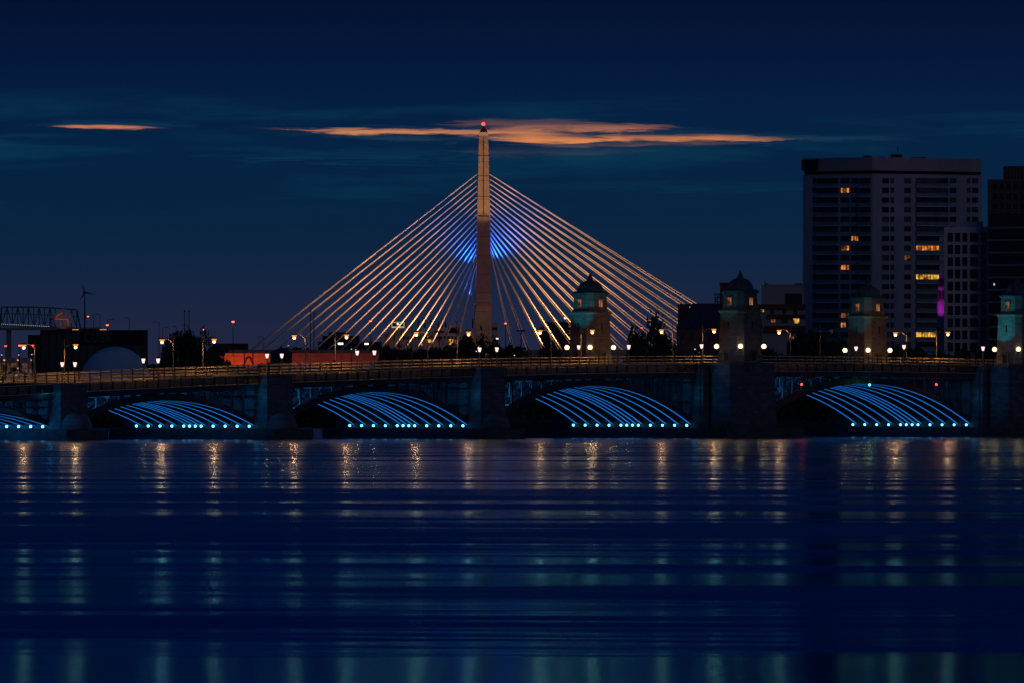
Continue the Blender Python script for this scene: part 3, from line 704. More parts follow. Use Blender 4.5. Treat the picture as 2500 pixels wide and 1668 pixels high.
# ---- building helper: facade plane between two columns, boxes set on it
class Facade:
    def __init__(s, u0, d0, u1, d1, root):
        s.a = Vector(((u0-1250)/F*d0, d0)); s.b = Vector(((u1-1250)/F*d1, d1)); s.root = root
        s.dir = (s.b-s.a).normalized(); s.n = Vector((s.dir.y, -s.dir.x))        # towards the viewer
    def hit(s, u):                                  # distance along the facade seen in column u
        k = (u-1250)/F; return (k*s.a.y-s.a.x)/(s.dir.x-k*s.dir.y)
    def dist(s, u): return (s.a+s.dir*s.hit(u)).y
    def z(s, u, v): return HC+(VH-v)/F*s.dist(u)
    def frame(s, mb):                               # local (along, out, up) to root space
        r = s.root.location
        mb.v = [(s.a.x+s.dir.x*x+s.n.x*y-r.x, s.a.y+s.dir.y*x+s.n.y*y-r.y, z-r.z) for x, y, z in mb.v]; return mb
    def boxat(s, u0, u1, v0, v1, out0, out1, name, mt, parent=None):
        x0, x1 = s.hit(u0), s.hit(u1); um = (u0+u1)/2
        return s.frame(MB().box(x0, x1, out0, out1, s.z(um, v1), s.z(um, v0))).build(name, mt, parent or s.root)
    def window(s, u0, u1, v0, v1, glass='window_glass', mull=1, frame_m='window_frame', depth=.12, parent=None, fr=.09):
        x0, x1 = s.hit(u0), s.hit(u1); um = (u0+u1)/2; z0, z1 = s.z(um, v1), s.z(um, v0); w_ = x1-x0
        m = MB(); m.box(x0, x1, -.2, .03, z0, z1)
        m.cm = 1
        for xa, xb in [(x0-fr,x0),(x1,x1+fr)]+[(x0+w_*k/(mull+1)-.05, x0+w_*k/(mull+1)+.05) for k in range(1, mull+1)]: m.box(xa, xb, -.2, .06+depth*.5, z0-fr, z1+fr)
        m.box(x0, x1, -.2, .06+depth*.5, z1, z1+fr); m.box(x0, x1, -.2, .10+depth*.5, z0-fr, z0)
        return s.frame(m).build('window', [glass, frame_m], parent or s.root)
def block(root, pts, v0, v1, name, mt, dref, out=0.):
    """solid with plan pts (u, d); rows v0..v1 measured at distance dref"""
    z0 = HC+(VH-v1)/F*dref; z1 = HC+(VH-v0)/F*dref; r = root.location
    lo = [((u-1250)/F*d-r.x, d-r.y, z0-r.z) for u, d in pts]; hi = [(x, y, z1-r.z) for x, y, z in lo]
    return MB().loft([lo, hi]).build(name, mt, root)
def site(name, label, cat, u, d, group=None): return thing(name, label, cat, (at(u,0,d).x, d, 2.), 0, group)

# ---- tall apartment slab
D1 = 2350.
ap = site('apartment_tower', 'tall apartment slab with stacked balconies and a blank crown band', 'building', 2150, D1)
foot = [(1960,2362),(2130,D1),(2398,2366),(2394,2400),(2130,2390),(1964,2398)]
block(ap, foot, 424, 866, 'wall', 'grey_wall', D1)
block(ap, [(1966,2364),(2130,D1+3),(2392,2369),(2388,2396),(2130,2386),(1970,2394)], 416, 424.2, 'recess', 'dark_wall', D1)
cr_ = block(ap, [(1962,2361),(2130,D1-1.2),(2397,2365),(2393,2400),(2130,2390),(1966,2398)], 384, 416.2, 'crown_band', 'beige_wall', D1)
fl, fr_ = Facade(1960, 2362, 2130, D1, ap), Facade(2130, D1, 2398, 2366, ap)
fl.boxat(1962.5, 2002, 390, 416, .9, 1.35, 'dark_louvre', 'dark_wall', cr_)
for u0, u1, v in ((2108,2128,375), (2146,2162,378), (2174,2202,372), (2224,2262,379)):
    block(ap, [(u0,2368),(u1,2368),(u1,2376),(u0,2376)], v, 384.3, 'rooftop_plant', 'dark_wall', D1)
MB().tube([tuple(at(2192,373,2372)-ap.location), tuple(at(2192,358,2372)-ap.location)], .12, 5).build('rooftop_mast', 'dark_metal', ap)
zx = lambda x: 1900+x*.35714
litset = {(1,'b'):'window_amber',(1,'c'):'window_amber',(6,'d'):'window_amber',(6,'e'):'window_amber',(7,'b'):'window_amber_dim',(7,'c'):'window_amber',(8,'h'):'window_amber_dim',
          (9,'b'):'window_amber',(9,'c'):'window_amber',(7,'C'):'window_amber',(10,'C'):'window_yellow',(16,'C'):'window_yellow',(14,'b'):'window_amber_dim',(15,'b'):'window_amber',(14,'c'):'window_amber_dim'}
for r in range(18):
    vc = 441.8+23.5*r; v0, v1 = vc-6.0, vc+5.2
    for f_, key, x0, x1, mu in ((fl,'a',240,260,0),(fl,'A',268,408,5),(fl,'b',430,462,1),(fl,'c',469,485,0),(fl,'d',501,515,0),(fl,'e',523,548,1),(fl,'B',558,630,3),
                                (fr_,'f',712,754,1),(fr_,'g',769,790,0),(fr_,'h',863,905,1),(fr_,'C',942,1098,7),(fr_,'D',1104,1160,2),(fr_,'i',1174,1214,1),(fr_,'j',1291,1311,0),(fr_,'k',1326,1364,1)):
        u0, u1 = zx(x0), zx(x1)
        if u1 > 2306 and vc > 560: continue
        g_ = litset.get((r, key)) or random.choice(('window_glass','window_glass','window_glass','window_blind','window_blind'))
        f_.window(u0, u1, v0, v1, g_, mu)
        if key in 'ABC':
            ub = zx(1162) if key == 'C' else zx(x1+3)
            if key == 'C' and vc > 550: ub = zx(1130)
            f_.boxat(zx(x0-4), ub, v1+1.5, v1+9.5, .0, .55, 'balcony_parapet', 'balcony_panel')
            f_.boxat(zx(x0-5), ub+.3, v1+9.5, v1+11.2, .0, .75, 'balcony_slab', 'slab_paint')

# ---- pale gridded block
D2 = 2250.
gb = site('gridded_building', 'pale block with a grid of tall dark windows in front of the apartment slab', 'building', 2358, D2)
block(gb, [(2305,D2),(2412,D2),(2412,D2+25),(2305,D2+25)], 554, 868, 'wall', 'pale_concrete', D2)
fg = Facade(2305, D2, 2412, D2, gb)
for r in range(10):
    vc = 340+(670+83.5*r)*.35714
    for x0, x1, mu in ((1163,1192,1),(1212,1242,1),(1262,1290,1),(1315,1362,2),(1388,1415,1)):
        fg.window(zx(x0), zx(x1), vc-10, vc+10, 'window_glass', mu, 'dark_wall', depth=.3)
    if r: fg.boxat(2305.5, 2411.5, vc-16.5, vc-15, 0, .12, 'floor_band', 'pale_concrete')
block(gb, [(2344,D2+6),(2400,D2+6),(2400,D2+18),(2344,D2+18)], 540, 554.3, 'penthouse', 'grey_wall', D2)

# ---- dark glass office and brick tower at the edge
D3 = 2240.
go = site('glass_office', 'dark glass office block with horizontal floor bands', 'building', 2460, D3)
block(go, [(2413.5,D3+4),(2600,D3-2),(2600,D3+30),(2413.5,D3+34)], 522, 868, 'wall', 'dark_wall', D3)
fo = Facade(2413.5, D3+4, 2600, D3-2, go)
for r in range(11):
    v = 556+30.3*r
    fo.boxat(2413, 2600, v-2.2, v+2.2, 0, .5, 'floor_band', 'balcony_panel')
    for k in range(6):
        u0 = 2415+k*31
        fo.window(u0+1.5, u0+29, v+4, v+26, 'window_glass', 5, 'dark_wall', depth=.05, fr=.05)
for (u, v) in ((2426,692),(2380,0)):
    if v: fo.boxat(u, u+3, v, v+5, .1, .2, 'room_light', 'small_white')
D4 = 2420.
bt = site('brick_tower', 'dark brick tower with vertical piers rising behind the glass office', 'building', 2470, D4)
block(bt, [(2411,D4),(2620,D4),(2620,D4+30),(2411,D4+30)], 438, 866, 'wall', 'brown_wall', D4)
block(bt, [(2452,D4+6),(2620,D4+6),(2620,D4+26),(2452,D4+26)], 404, 438.3, 'penthouse', 'brown_wall', D4)
fb = Facade(2411, D4, 2620, D4, bt)
for k in range(9):
    fb.boxat(2452+k*7.6, 2455+k*7.6, 405, 438, -5.9, -5.6, 'fin', 'brick')
for r in range(4):
    for k in range(5):
        fb.window(2424+k*17, 2434+k*17, 449+r*24, 463+r*24, 'window_glass', 1, 'window_frame')
    fb.boxat(2411, 2620, 441+r*24, 444+r*24, 0, .25, 'stone_band', 'brick')

# ---- purple-lit steeple behind
D5 = 2300.
st = site('church_steeple', 'slender steeple lit magenta between the apartment slab and gridded block', 'steeple', 2298, D5)
c5 = at(2298, 0, D5)
def zl(v): return HC+(VH-v)/F*D5-2.
sp = MB().lathe([(px(8.5,D5)*1.2,zl(870)),(px(8.5,D5)*1.2,zl(736)),(px(7,D5)*1.2,zl(734)),(px(6.2,D5)*1.2,zl(706)),(px(7.4,D5)*1.2,zl(704)),(px(7,D5)*1.2,zl(700)),(px(4.6,D5)*1.2,zl(698)),(px(4.2,D5)*1.2,zl(680)),(px(5,D5)*1.2,zl(678)),(px(3.4,D5),zl(675)),(.1,zl(640))], 8).build('spire', 'spire_stone', st)
for v in (722, 690):
    for k in range(8):
        a = PI/8*0+k*PI/4+PI/8; MB().box(-.3,.3,-.12,.12,-1.1,1.1).build('louvre', 'dark_wall', st, False, (math.cos(a)*px(7.4 if v > 700 else 4.9,D5)*1.08, math.sin(a)*px(7.4 if v > 700 else 4.9,D5)*1.08, zl(v)))
fx = Vector((c5.x-1.5, D5-9, 27))
o = thing('purple_floodlight', 'magenta flood lamp aimed at the steeple from a low roof', 'floodlight', fx)
MB().box(-.4,.4,-.3,.3,-.4,.4).build('housing', 'dark_metal', o); MB().tube([(0,0,-24.9),(0,0,-.3)], .15, 6).build('mast', 'pole_metal', o)
light('SPOT', 'purple_beam', o, (0,.3,.5), 2600, (.75,.03,.8), .3, (1.5,8,9), 56, .6)

# ---- beige block with mansard bands and lit windows
D6 = 2200.
bb = site('mansard_building', 'beige block with dark red mansard bands and yellow lit windows', 'building', 1910, D6)
block(bb, [(1859,D6+8),(1962,D6+8),(1962,D6+30),(1859,D6+30)], 696, 746, 'upper_storey', 'beige_wall', D6)
block(bb, [(1848,D6+2),(1966,D6+2),(1966,D6+30),(1848,D6+30)], 744, 868, 'wall', 'beige_wall', D6)
fm = Facade(1848, D6+2, 1966, D6+2, bb); fu = Facade(1859, D6+8, 1962, D6+8, bb)
fu.boxat(1918, 1958, 717, 743, 0, .25, 'plant_screen', 'window_glass')
fu.boxat(1859, 1962, 694.5, 697, 0, .35, 'parapet_cap', 'beige_wall')
for v0, v1, u0 in ((743,755,1848), (768,778,1874), (796,812,1866)):
    x0, x1 = fm.hit(u0), fm.hit(1966); za, zb = fm.z(1900, v1), fm.z(1900, v0)
    fm.frame(MB().loft([[(x0,.0,za),(x0,.9,za),(x0,.25,zb),(x0,0,zb)],[(x1,.0,za),(x1,.9,za),(x1,.25,zb),(x1,0,zb)]])).build('mansard_band', 'red_roof', bb)
for u0, u1, v0, v1, g_ in ((1857,1865,756,762,'window_yellow'),(1882,1889,757,766,'window_glass'),(1912,1919,757,766,'window_glass'),(1938,1946,757,766,'window_glass'),
                       (1882,1893,779,788,'window_amber_dim'),(1909,1922,779,788,'window_glass'),(1937,1951,778,790,'window_yellow'),(1933,1938,822,830,'window_amber_dim')):
    fm.window(u0, u1, v0, v1, g_, 1)
for u0, u1, v in ((1868,1876,690),(1930,1937,693),(1941,1958,690)):
    block(bb, [(u0,D6+14),(u1,D6+14),(u1,D6+18),(u0,D6+18)], v, 696.3, 'rooftop_plant', 'dark_wall', D6)
MB().tube([tuple(at(1867.5,696,D6+15)-bb.location), tuple(at(1867.5,683,D6+15)-bb.location)], .1, 5).build('rooftop_mast', 'dark_metal', bb)

# ---- brick building with a great slate roof, and the chimney stack behind
D7 = 1960.
sl = site('slate_roofed_building', 'brick building under a great dark slate roof with a brick gable', 'building', 1720, D7)
block(sl, [(1652,D7),(1860,D7),(1860,D7+24),(1652,D7+24)], 800, 872, 'wall', 'brick', D7)
def P7(u, v, dd): return tuple(at(u, v, D7+dd)-sl.location)
MB().add([P7(1650,801,-.6),P7(1862,801,-.6),P7(1850,741,11),P7(1692,741,11),P7(1650,801,25),P7(1862,801,25)], [(0,1,2,3),(1,5,2),(5,4,3,2),(4,0,3)]).build('roof', 'slate', sl)
block(sl, [(1655,D7+9),(1683,D7+9),(1683,D7+15),(1655,D7+15)], 742, 800, 'gable_stack', 'brick', D7)
block(sl, [(1654,D7+8.8),(1690,D7+8.8),(1690,D7+15.2),(1654,D7+15.2)], 741, 745, 'gable_cap', 'brick', D7)
fs = Facade(1652, D7, 1860, D7, sl)
Facade(1655, D7+9, 1683, D7+9, sl).window(1660, 1668, 757, 768, 'window_glass', 1)
fs.boxat(1652, 1860, 800, 803, 0, .5, 'eaves', 'dark_wall')
for k in range(9):
    fs.window(1664+k*22, 1672+k*22, 816, 832, 'window_glass', 1)
    fs.window(1664+k*22, 1672+k*22, 842, 856, 'window_glass', 1)
ch = site('chimney_stack', 'broad brick chimney stack rising behind the dark domed tower', 'chimney', 1775, 2120.)
block(ch, [(1758,2120),(1800,2120),(1800,2128),(1758,2128)], 694, 870, 'stack', 'brick', 2120)
block(ch, [(1756.5,2119.6),(1801.5,2119.6),(1801.5,2128.4),(1756.5,2128.4)], 690, 696, 'cap', 'brick', 2120)
gt = site('gantry', 'dark steel gantry frame standing left of the chimney stack', 'gantry', 1752, 2110.)
m_ = MB()
for u in (1746, 1752, 1758):
    for dd in (0, 4): m_.bar(at(u,718,2110+dd)-gt.location, at(u,800,2110+dd)-gt.location, .22)
for v in (718,727,737):
    m_.bar(at(1744,v,2110)-gt.location, at(1760,v,2110)-gt.location, .2); m_.bar(at(1744,v,2114)-gt.location, at(1760,v,2114)-gt.location, .2)
m_.bar(at(1746,737,2110)-gt.location, at(1758,718,2110)-gt.location, .16)
m_.build('frame', 'dark_metal', gt)

# ---- hazy blocks behind the cables
D8 = 2900.
def plain_block(label, u0, u1, vt, d, mt, wins, vb=880, name='distant_building', steps=()):
    b = site(name, label, 'building', (u0+u1)/2, d)
    block(b, [(u0,d),(u1,d),(u1,d+20),(u0,d+20)], vt, vb, 'wall', mt, d)
    f = Facade(u0, d, u1, d, b)
    f.boxat(u0-.5, u1+.5, vt-1.2, vt+1.2, 0, .3, 'parapet_cap', mt)
    for s0, s1, sv in steps: block(b, [(s0,d+5),(s1,d+5),(s1,d+15),(s0,d+15)], sv, vt+.2, 'upper_storey', mt, d)
    for w_ in wins: f.window(*w_)
    return b, f
b, f = plain_block('dark stepped block behind the left cables with two bright windows', 776, 932, 836, D8, 'dark_wall',
    [(u, u+5, 843, 848, 'window_glass', 0) for u in range(782, 926, 11)]+[(825,838,837,842,'white_glow',0),(890,900,838,842,'white_glow',0)], steps=((787,878,820),(802,846,811)))
b, f = plain_block('pale plant building with rooftop vents left of the pylon', 936, 1165, 815, 2840, 'grey_wall',
    [(1096,1106,828,842,'window_yellow',0),(1046,1053,829,837,'window_yellow',0)]+[(u,u+4,822,828,'window_glass',0) for u in range(985,1150,9)]
    +[(1110+k*6,1114+k*6,831,836,'window_amber_dim',0) for k in range(6)], steps=((951,1012,803),(1030,1120,800),(1095,1122,789)))
for u, v in ((1020,782),(1035,776),(1049,780),(1068,784),(1077,777),(1086,785),(1152,779)):
    block(b, [(u,2846),(u+4,2846),(u+4,2850),(u,2850)], v, 801, 'vent_stack', 'dark_wall', 2840)
sg = site('billboard', 'rooftop sign box with glowing yellow edge on the plant building', 'sign', 971, 2838.)
fsg = Facade(956, 2838, 987, 2838, sg)
fsg.boxat(957, 986, 788, 799, -.6, .0, 'board', 'dark_wall')
for a_ in ((956,987,786.5,788.2),(956,987,797.5,801),(956,957.6,788,798),(985.4,987,788,798)): fsg.boxat(*a_, -.5, .15, 'lit_edge', 'sign_glow')
fsg.boxat(969,973,789.5,793.5,.0,.4,'lamp','white_glow'); fsg.boxat(962,964,800,832,-.5,-.2,'leg','dark_metal'); fsg.boxat(979,981,800,832,-.5,-.2,'leg','dark_metal')
b, f = plain_block('faint distant block left of the cable side tower with two yellow windows', 1318, 1402, 800, 3300, 'dark_wall',
    [(1334,1341,797,800,'window_amber_dim',0),(1388,1398,796,800,'window_yellow',0)]+[(u,u+7,v,v+4,'window_glass',1) for u in range(1324,1396,12) for v in range(806,850,9)]+[(1388,1397,v,v+3,'window_amber_dim',0) for v in (806,813,821)], steps=((1326,1400,786),))
plain_block('low dark shed roof above the orange viaduct', 520, 606, 840, 2800, 'dark_wall', [(u,u+5,846,852,'window_glass',0) for u in range(528,600,12)])
plain_block('low dark block behind the hipped roof kiosk', 680, 754, 851, 2820, 'dark_wall', [(u,u+5,856,860,'window_glass',0) for u in range(686,750,12)])
plain_block('low grey block at the right of the pylon foot', 1200, 1216, 790, 2900, 'grey_wall', [(1203,1207,800,806,'window_glass',0),(1209,1213,800,806,'window_glass',0)])

# ---- orange-lit viaduct wall
D9 = 2690.
vi = site('highway_viaduct', 'elevated highway wall glowing orange under sodium light', 'viaduct', 740, D9)
fv = Facade(505, D9, 970, D9, vi)
fv.boxat(505, 970, 866, 893, -6, 0, 'deck_wall', 'concrete')
fv.boxat(505, 970, 863, 866.2, -.6, .25, 'parapet', 'concrete')
for v in (871, 884): fv.boxat(505, 970, v-.6, v+.6, 0, .3, 'girder_flange', 'concrete')
for k in range(16): fv.boxat(515+k*29, 516.6+k*29, 867, 893, 0, .22, 'stiffener', 'concrete')
for u in (520, 600, 690, 780, 870, 950): fv.boxat(u, u+9, 893, 1000, -5, -2, 'column', 'concrete')
for u, e in ((545,1.5), (585,2.0), (640,1.1), (700,.35), (760,.4), (830,.42), (900,.42)):
    p = at(u, 905, D9-14)
    o = thing('sodium_floodlight', 'low sodium flood lamp aimed at the orange viaduct wall', 'floodlight', p, 0, 'sodium lamps at the viaduct')
    MB().box(-.4,.4,-.25,.25,-.3,.3).build('housing', 'dark_metal', o); MB().tube([(0,0,-(p.z-2.1)),(0,0,-.25)], .12, 6).build('mast', 'pole_metal', o)
    light('SPOT', 'sodium_beam', o, (0,.4,.1), e*2300, (1,.085,.005), .3, (0,14,2.5), 100, .8)

# hipped kiosk and timber arch frame
D10 = 2295.
ki = site('kiosk', 'small dark house with a pointed hipped roof before the orange viaduct', 'house', 686, D10)
def Pk(u, v, dd): return tuple(at(u, v, D10+dd)-ki.location)
block(ki, [(660,D10),(713,D10),(713,D10+7),(660,D10+7)], 861, 905, 'wall', 'dark_wall', D10)
MB().add([Pk(655,862.5,-.8),Pk(718,862.5,-.8),Pk(718,862.5,7.8),Pk(655,862.5,7.8),Pk(682,850,3),Pk(692,850,3),Pk(692,850,4),Pk(682,850,4)], [(0,1,5,4),(1,2,6,5),(2,3,7,6),(3,0,4,7),(4,5,6,7),(3,2,1,0)]).build('roof', 'slate', ki)
MB().lathe([(.25,0),(.2,.3),(.04,.8)], 8).build('finial', 'slate', ki, False, Pk(687,850,3.5))
fk = Facade(660, D10, 713, D10, ki)
for u in (666, 683, 699): fk.window(u, u+7, 872, 886, 'window_glass', 1)
ga = site('timber_arch', 'dark open arch frame standing before the orange viaduct', 'gateway', 607, D10-3)
m1 = MB(); 
for u in (596.5, 617.5): MB().bar(at(u,862,D10-3)-ga.location, at(u,905,D10-3)-ga.location, .28).build('post', 'dark_metal', ga)
MB().tube([at(597+20*k/10, 889-16*math.sin(PI*k/10), D10-3)-ga.location for k in range(11)], .17, 6).build('arch', 'dark_metal', ga)
MB().tube([at(597+20*k/10, 886-8*math.sin(PI*k/10)-7, D10-3)-ga.location for k in range(11)], .12, 6).build('brace', 'dark_metal', ga)

# ---- science hall with banner, dome, canopy building
D11 = 2400.
mh = site('exhibition_hall', 'long dark exhibition hall with a large lettered banner on its wall', 'building', 220, D11)
block(mh, [(98,D11),(361,D11),(361,D11+30),(98,D11+30)], 808, 960, 'wall', 'hall_wall', D11)
block(mh, [(68,D11+4),(99,D11+4),(99,D11+30),(68,D11+30)], 818, 960, 'side_wing', 'dark_wall', D11)
block(mh, [(140,D11+6),(262,D11+6),(262,D11+24),(140,D11+24)], 803, 808.2, 'roof_deck', 'dark_wall', D11)
fh = Facade(98, D11, 361, D11, mh)
for k in range(14): fh.boxat(100+k*19, 101.2+k*19, 809, 960, 0, .22, 'wall_rib', 'dark_wall')
fh.boxat(98, 361, 806.3, 809, 0, .4, 'roof_edge', 'dark_metal')
for u0, u1 in ((177,192),(244,260)): fh.boxat(u0, u1, 804.6, 805.6, .2, .5, 'edge_lamp', 'downlight')
ban = fh.boxat(196, 350, 811, 842, .25, .33, 'banner', 'banner')
def letters(txt, u, v, hpx, d, mt, parent, root, squash=1.):
    c = bpy.data.curves.new('lettering', 'FONT'); c.body = txt; c.size = px(hpx, d)/.69; c.extrude = .03; c.align_x = 'LEFT'
    c.space_character = 1.25
    tmp = bpy.data.objects.new('lettering', c); COL.objects.link(tmp)
    me = bpy.data.meshes.new_from_object(tmp.evaluated_get(bpy.context.evaluated_depsgraph_get()))
    bpy.data.objects.remove(tmp); me.materials.clear(); me.materials.append(M[mt])
    o = put('lettering', me, parent, at(u, v, d)-root.location); o.rotation_euler = (R(90),0,0); o.scale = (squash,1,1); return o
letters('CUBA', 206, 836.5, 25, D11-.40, 'banner_letter', ban, mh, .60)
tb_ = site('wind_turbine', 'small three bladed wind turbine on the hall roof', 'wind turbine', 207, D11+8)
hb = at(207, 715, D11+8)-tb_.location; ft = at(207, 804, D11+8)-tb_.location
MB().tube([ft, hb], [.28,.16], 8).build('mast', 'turbine_paint', tb_)
MB().sphere(hb+Vector((0,-.3,0)), .5, 10, 8).build('hub', 'turbine_paint', tb_, True)
MB().bar(hb+Vector((-.2,-.5,0)), hb+Vector((.7,1.6,0)), .55, .5).build('nacelle', 'turbine_paint', tb_)
for tu, tv in ((200.5,694),(233,719),(195,733.5)):
    tip = at(tu, tv, D11+8)-tb_.location+Vector((0,-.6,0)); root_ = hb+Vector((0,-.6,0)); d_ = (tip-root_); n_ = Vector((-d_.z,0,d_.x)).normalized()
    MB().loft([[root_-n_*.1+Vector((0,-.06,0)), root_+n_*.12+Vector((0,-.06,0)), root_+n_*.12+Vector((0,.06,0)), root_-n_*.1+Vector((0,.06,0))],
               [root_+d_*.3-n_*.22+Vector((0,-.05,0)), root_+d_*.3+n_*.2+Vector((0,-.05,0)), root_+d_*.3+n_*.2+Vector((0,.05,0)), root_+d_*.3-n_*.22+Vector((0,.05,0))],
               [tip-n_*.05+Vector((0,-.02,0)), tip+n_*.05+Vector((0,-.02,0)), tip+n_*.05+Vector((0,.02,0)), tip-n_*.05+Vector((0,.02,0))]]).build('blade', 'turbine_paint', tb_)
D12 = 2330.
do = site('theatre_dome', 'smooth pale blue dome rising behind the bridge railing', 'dome', 282, D12)
rd = px(85, D12); cz = HC+(VH-932)/F*D12-2.
MB().lathe([(rd*math.cos(PI/2*k/18)+.001, rd*math.sin(PI/2*k/18)+cz) for k in range(19)], 48).build('shell', 'dome_skin', do, True)
MB().lathe([(rd*1.02,0),(rd*1.02,cz-.2),(rd*1.0,cz+.1)], 48).build('drum', 'concrete', do, False)
D13 = 2320.
cb = site('canopy_building', 'low building with pale canopy fascia, downlights and a lit glass front', 'building', 40, D13)
block(cb, [(-60,D13+4),(84,D13+4),(84,D13+22),(-60,D13+22)], 886, 960, 'lit_hall', 'lobby_light', D13)
block(cb, [(-70,D13-1),(86,D13-1),(86,D13+24),(-70,D13+24)], 874, 886.3, 'canopy', 'beige_wall', D13)
fc = Facade(-60, D13, 84, D13, cb)
for u in (11,45,78): fc.boxat(u-2.2, u+2.2, 878.5, 881, 1.0, 1.2, 'downlight', 'downlight')
for u in (-20, 14, 48, 68, 82): fc.boxat(u, u+3, 886, 960, -1, -.4, 'column', 'grey_wall')
for k in range(16): fc.boxat(-58+k*9, -57+k*9, 886.4, 950, -3.9, -3.6, 'mullion', 'dark_metal')
for v in (900, 914): fc.boxat(-58, 82, v, v+1, -3.95, -3.65, 'transom', 'dark_metal')
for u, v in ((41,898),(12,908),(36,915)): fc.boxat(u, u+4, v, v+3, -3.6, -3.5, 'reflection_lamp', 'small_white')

# ---- far truss bridge
D14 = 6000.
tr_ = thing('truss_bridge', 'distant steel truss bridge with a string of deck lights and an orange lit portal', 'bridge', (at(90,0,D14).x, D14, 2.))
def Pt(u, v, dd=0.): return at(u, v, D14+dd)-tr_.location
def topv(u): return 750+max(0,(u-60))**1.6*.0028
for dd in (0, 14):
    us = [4+i*13.1 for i in range(15)]
    ch = MB()
    for i in range(14): ch.bar(Pt(us[i],topv(us[i]),dd), Pt(us[i+1],topv(us[i+1]),dd), 1.0)
    ch.build('top_chord', 'truss_paint', tr_)
    MB().bar(Pt(-6,794,dd), Pt(196,803,dd), 1.0, 1.5).build('bottom_chord', 'truss_paint', tr_)
    MB().bar(Pt(4,750,dd), Pt(-3,820,dd), 1.2).build('end_post', 'truss_paint', tr_)
    MB().bar(Pt(187.4,topv(187.4),dd), Pt(197,804,dd), 1.2).build('end_post', 'truss_paint', tr_)
    for i in range(15):
        vb = 794+us[i]*.045
        MB().bar(Pt(us[i],topv(us[i]),dd), Pt(us[i],vb,dd), .75).build('vertical', 'truss_paint', tr_)
        if i < 14:
            j, k = (i, i+1) if i % 2 else (i+1, i)
            MB().bar(Pt(us[j],topv(us[j]),dd), Pt(us[k],794+us[k]*.045,dd), .65).build('diagonal', 'truss_paint', tr_)
            MB().bar(Pt(us[i],(topv(us[i])+vb)/2-6,dd), Pt(us[i+1],(topv(us[i+1])+vb)/2-6,dd), .5).build('sway_bar', 'truss_paint', tr_)
MB().box(Pt(-30,0).x, Pt(240,0).x, -2, 16, Pt(0,806).z, Pt(0,800).z).build('roadway', 'concrete', tr_)
for u in (20, 110, 200): MB().box(Pt(u,0).x-1.5, Pt(u,0).x+1.5, 2, 12, 0, Pt(0,805).z).build('tower_pier', 'concrete', tr_)
for k in range(26):
    u = 4+k*4.6; MB().sphere(Pt(u, 791.5+u*.05, -1.5), .22, 6, 4).build('deck_light', 'small_white', tr_)
for a_, b_ in (((124,777),(127,800)),((122,779),(166,780)),((130,779),(152,763)),((166,780),(168,803))):
    MB().bar(Pt(a_[0],a_[1],-2), Pt(b_[0],b_[1],-2), .9).build('portal_strut', 'concrete', tr_)
MB().bar(Pt(121,797,-2), Pt(166,802.5,-2), .6).build('portal_strut', 'concrete', tr_)
o = thing('portal_floodlight', 'orange flood lamp aimed at the truss portal', 'floodlight', at(146, 806, D14-45))
MB().box(-.6,.6,-.4,.4,-.4,.4).build('housing', 'dark_metal', o); MB().tube([(0,0,-(at(146,806,D14-45).z-2.1)),(0,0,-.3)], .3, 6).build('mast', 'pole_metal', o)
light('SPOT', 'portal_beam', o, (0,1,.5), 40000, (1,.16,.02), .5, (0,45,8.5), 20, .7)

# ---- far highway lamps and bare poles
def far_lamp(u, v, d, glowm, lb, vb=905, arm=0., r=.35, group='highway lamps on the far bank', lens=True, e=0):
    p = at(u, v, d); zb = max(2.1, HC+(VH-vb)/F*d)
    o = thing('highway_lamp', lb, 'street light', (p.x+arm, d, zb), 0, group); h = p.z-zb
    MB().tube([(0,0,0),(0,0,h*.5),(0,0,h+.3)], [.16,.13,.09], 6).build('pole', 'dark_metal', o)
    if arm: MB().tube([(0,0,h+.1),(-arm*.5,0,h+.45),(-arm,0,h+.3)], .07, 5).build('arm', 'dark_metal', o)
    MB().lathe([(r*.8,.02),(r*.5,.3),(.1,.4)], 8, (-arm,0,h+.12)).build('hood', 'dark_metal', o)
    if lens: MB().sphere((-arm,0,h), r, 10, 6, .7).build('lens', glowm, o, True)
    if e: light('POINT', 'lamp_glow', o, (-arm,0,h-.8), e, (1,.2,.06), .3)
for u, v, d in ((14,845,2280),(48,844,2280),(80,844,2280)): far_lamp(u, v, d, 'red_glow' if u != 48 else 'orange_glow', 'row of low red lamps above the canopy building', 930)
far_lamp(262, 794, 2396, 'orange_glow', 'red lamp shining just above the roof edge of the hall', 812)
far_lamp(215, 773, 2700, 'orange_glow', 'small red lamp beside the wind turbine mast', arm=1.8, r=.28)
far_lamp(498, 805, 2500, 'orange_glow', 'small red lamp above the clump of trees', arm=-1., r=.3)
far_lamp(569, 786, 2660, 'orange_glow', 'red lamp on a tall pole above the orange viaduct', 870, r=.45, e=260)
far_lamp(905, 784, 2660, 'orange_glow', 'red lamp on a tall pole among the cables left of the pylon', 862, r=.4, e=200)
far_lamp(1234, 790, 2700, 'orange_glow', 'small red lamp on a pole right of the pylon foot', 862, r=.35)
far_lamp(1380, 777, 2500, 'white_glow', 'white lamp on a pole beside the cable side tower', 862, r=.4)
far_lamp(1214, 827, 2400, 'white_glow', 'small white lamp low among the trees below the pylon', 862, r=.35)
far_lamp(1567, 801, 1955, 'red_glow', 'small red lamp glowing inside the open crowned tree', 872, r=.25)
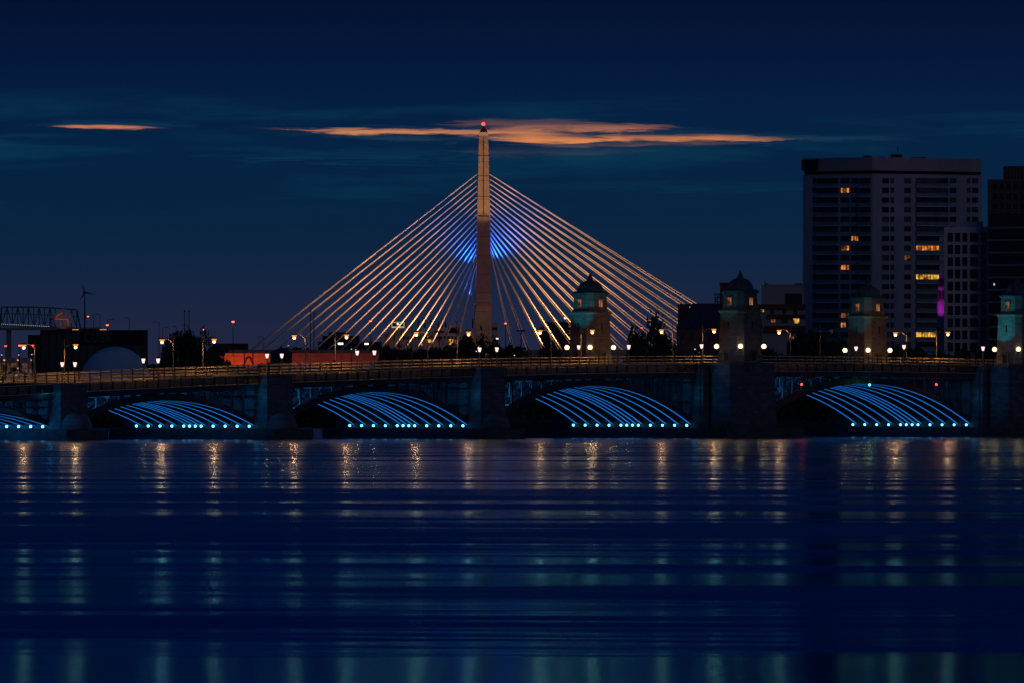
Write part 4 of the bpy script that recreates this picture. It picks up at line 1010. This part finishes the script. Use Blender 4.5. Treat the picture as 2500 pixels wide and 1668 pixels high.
for u, v, d, arm in ((231,770,2900,1.9),(276,783,2900,-1.9),(307,779,2900,1.2),(374,789,2900,2.),(409,802,2700,-1.5),(424,800,2700,.8),(446,796,2800,1.8),(632,825,2900,1.5),(1006,800,2600,0),(1115,790,2600,0)):
    far_lamp(u, v, d, None, 'unlit dark lamp pole against the dusk sky', arm=arm, r=.22, lens=False, group='bare lamp poles')
for u in (450.5, 461.5, 758, 766.5):
    o = thing('flagpole', 'tall plain mast, one of a close pair against the sky', 'mast', (at(u,0,2750).x, 2750, 2.), 0, 'paired masts')
    zt = HC+(VH-762)/F*2750-2.
    MB().tube([(0,0,0),(0,0,zt)], [.22,.13], 6).build('shaft', 'dark_metal', o); MB().lathe([(.2,zt),(.3,zt+.3),(.05,zt+.6)], 6).build('cap', 'dark_metal', o)
for u, v in ((1272,810), (1072,812)):
    o = thing('high_mast', 'tall mast carrying a ring of dark unlit lamps', 'mast', (at(u,0,2560).x, 2560, 2.), 0, 'high masts'); zt = HC+(VH-v)/F*2560-2.
    MB().tube([(0,0,0),(0,0,zt)], [.25,.15], 6).build('pole', 'dark_metal', o)
    MB().lathe([(1.0,zt),(1.5,zt+.15),(1.5,zt+.4),(.4,zt+.5)], 12).build('lamp_ring', 'dark_metal', o)
for u, v, d, lb in ((858,853,2500,'small white lamp low beside the parapet lantern at the viaduct end'), (1163,858,2140,'tiny white lamp in the trees left of the pylon foot lanterns'), (1256,868,2140,'tiny white lamp low under the steep cables'),
                    (1705,861,1940,'tiny white lamp before the slate roofed brick wall'), (1697,853,1945,'tiny upper white lamp before the slate roofed brick wall'), (1857,846,1950,'small lamp on a post beside the dark domed tower'), (4,867,2300,'tiny white lamp over the canopy fascia at its far end'), (46,867,2300,'tiny white lamp over the middle downlight of the canopy'),
                    (78,866,2300,'tiny white lamp over the canopy edge by the hall'), (704,844,2800,'tiny white lamp over the low block behind the kiosk'), (1030,842,2600,'tiny white lamp before the plant building'), (1128,850,2300,'tiny white lamp in the trees beside the pylon')):
    far_lamp(u, v, d, 'small_white' if u != 1857 else 'white_glow', lb, 905, r=.2, group='small lamps on the far bank')
print('objects', len(bpy.data.objects))
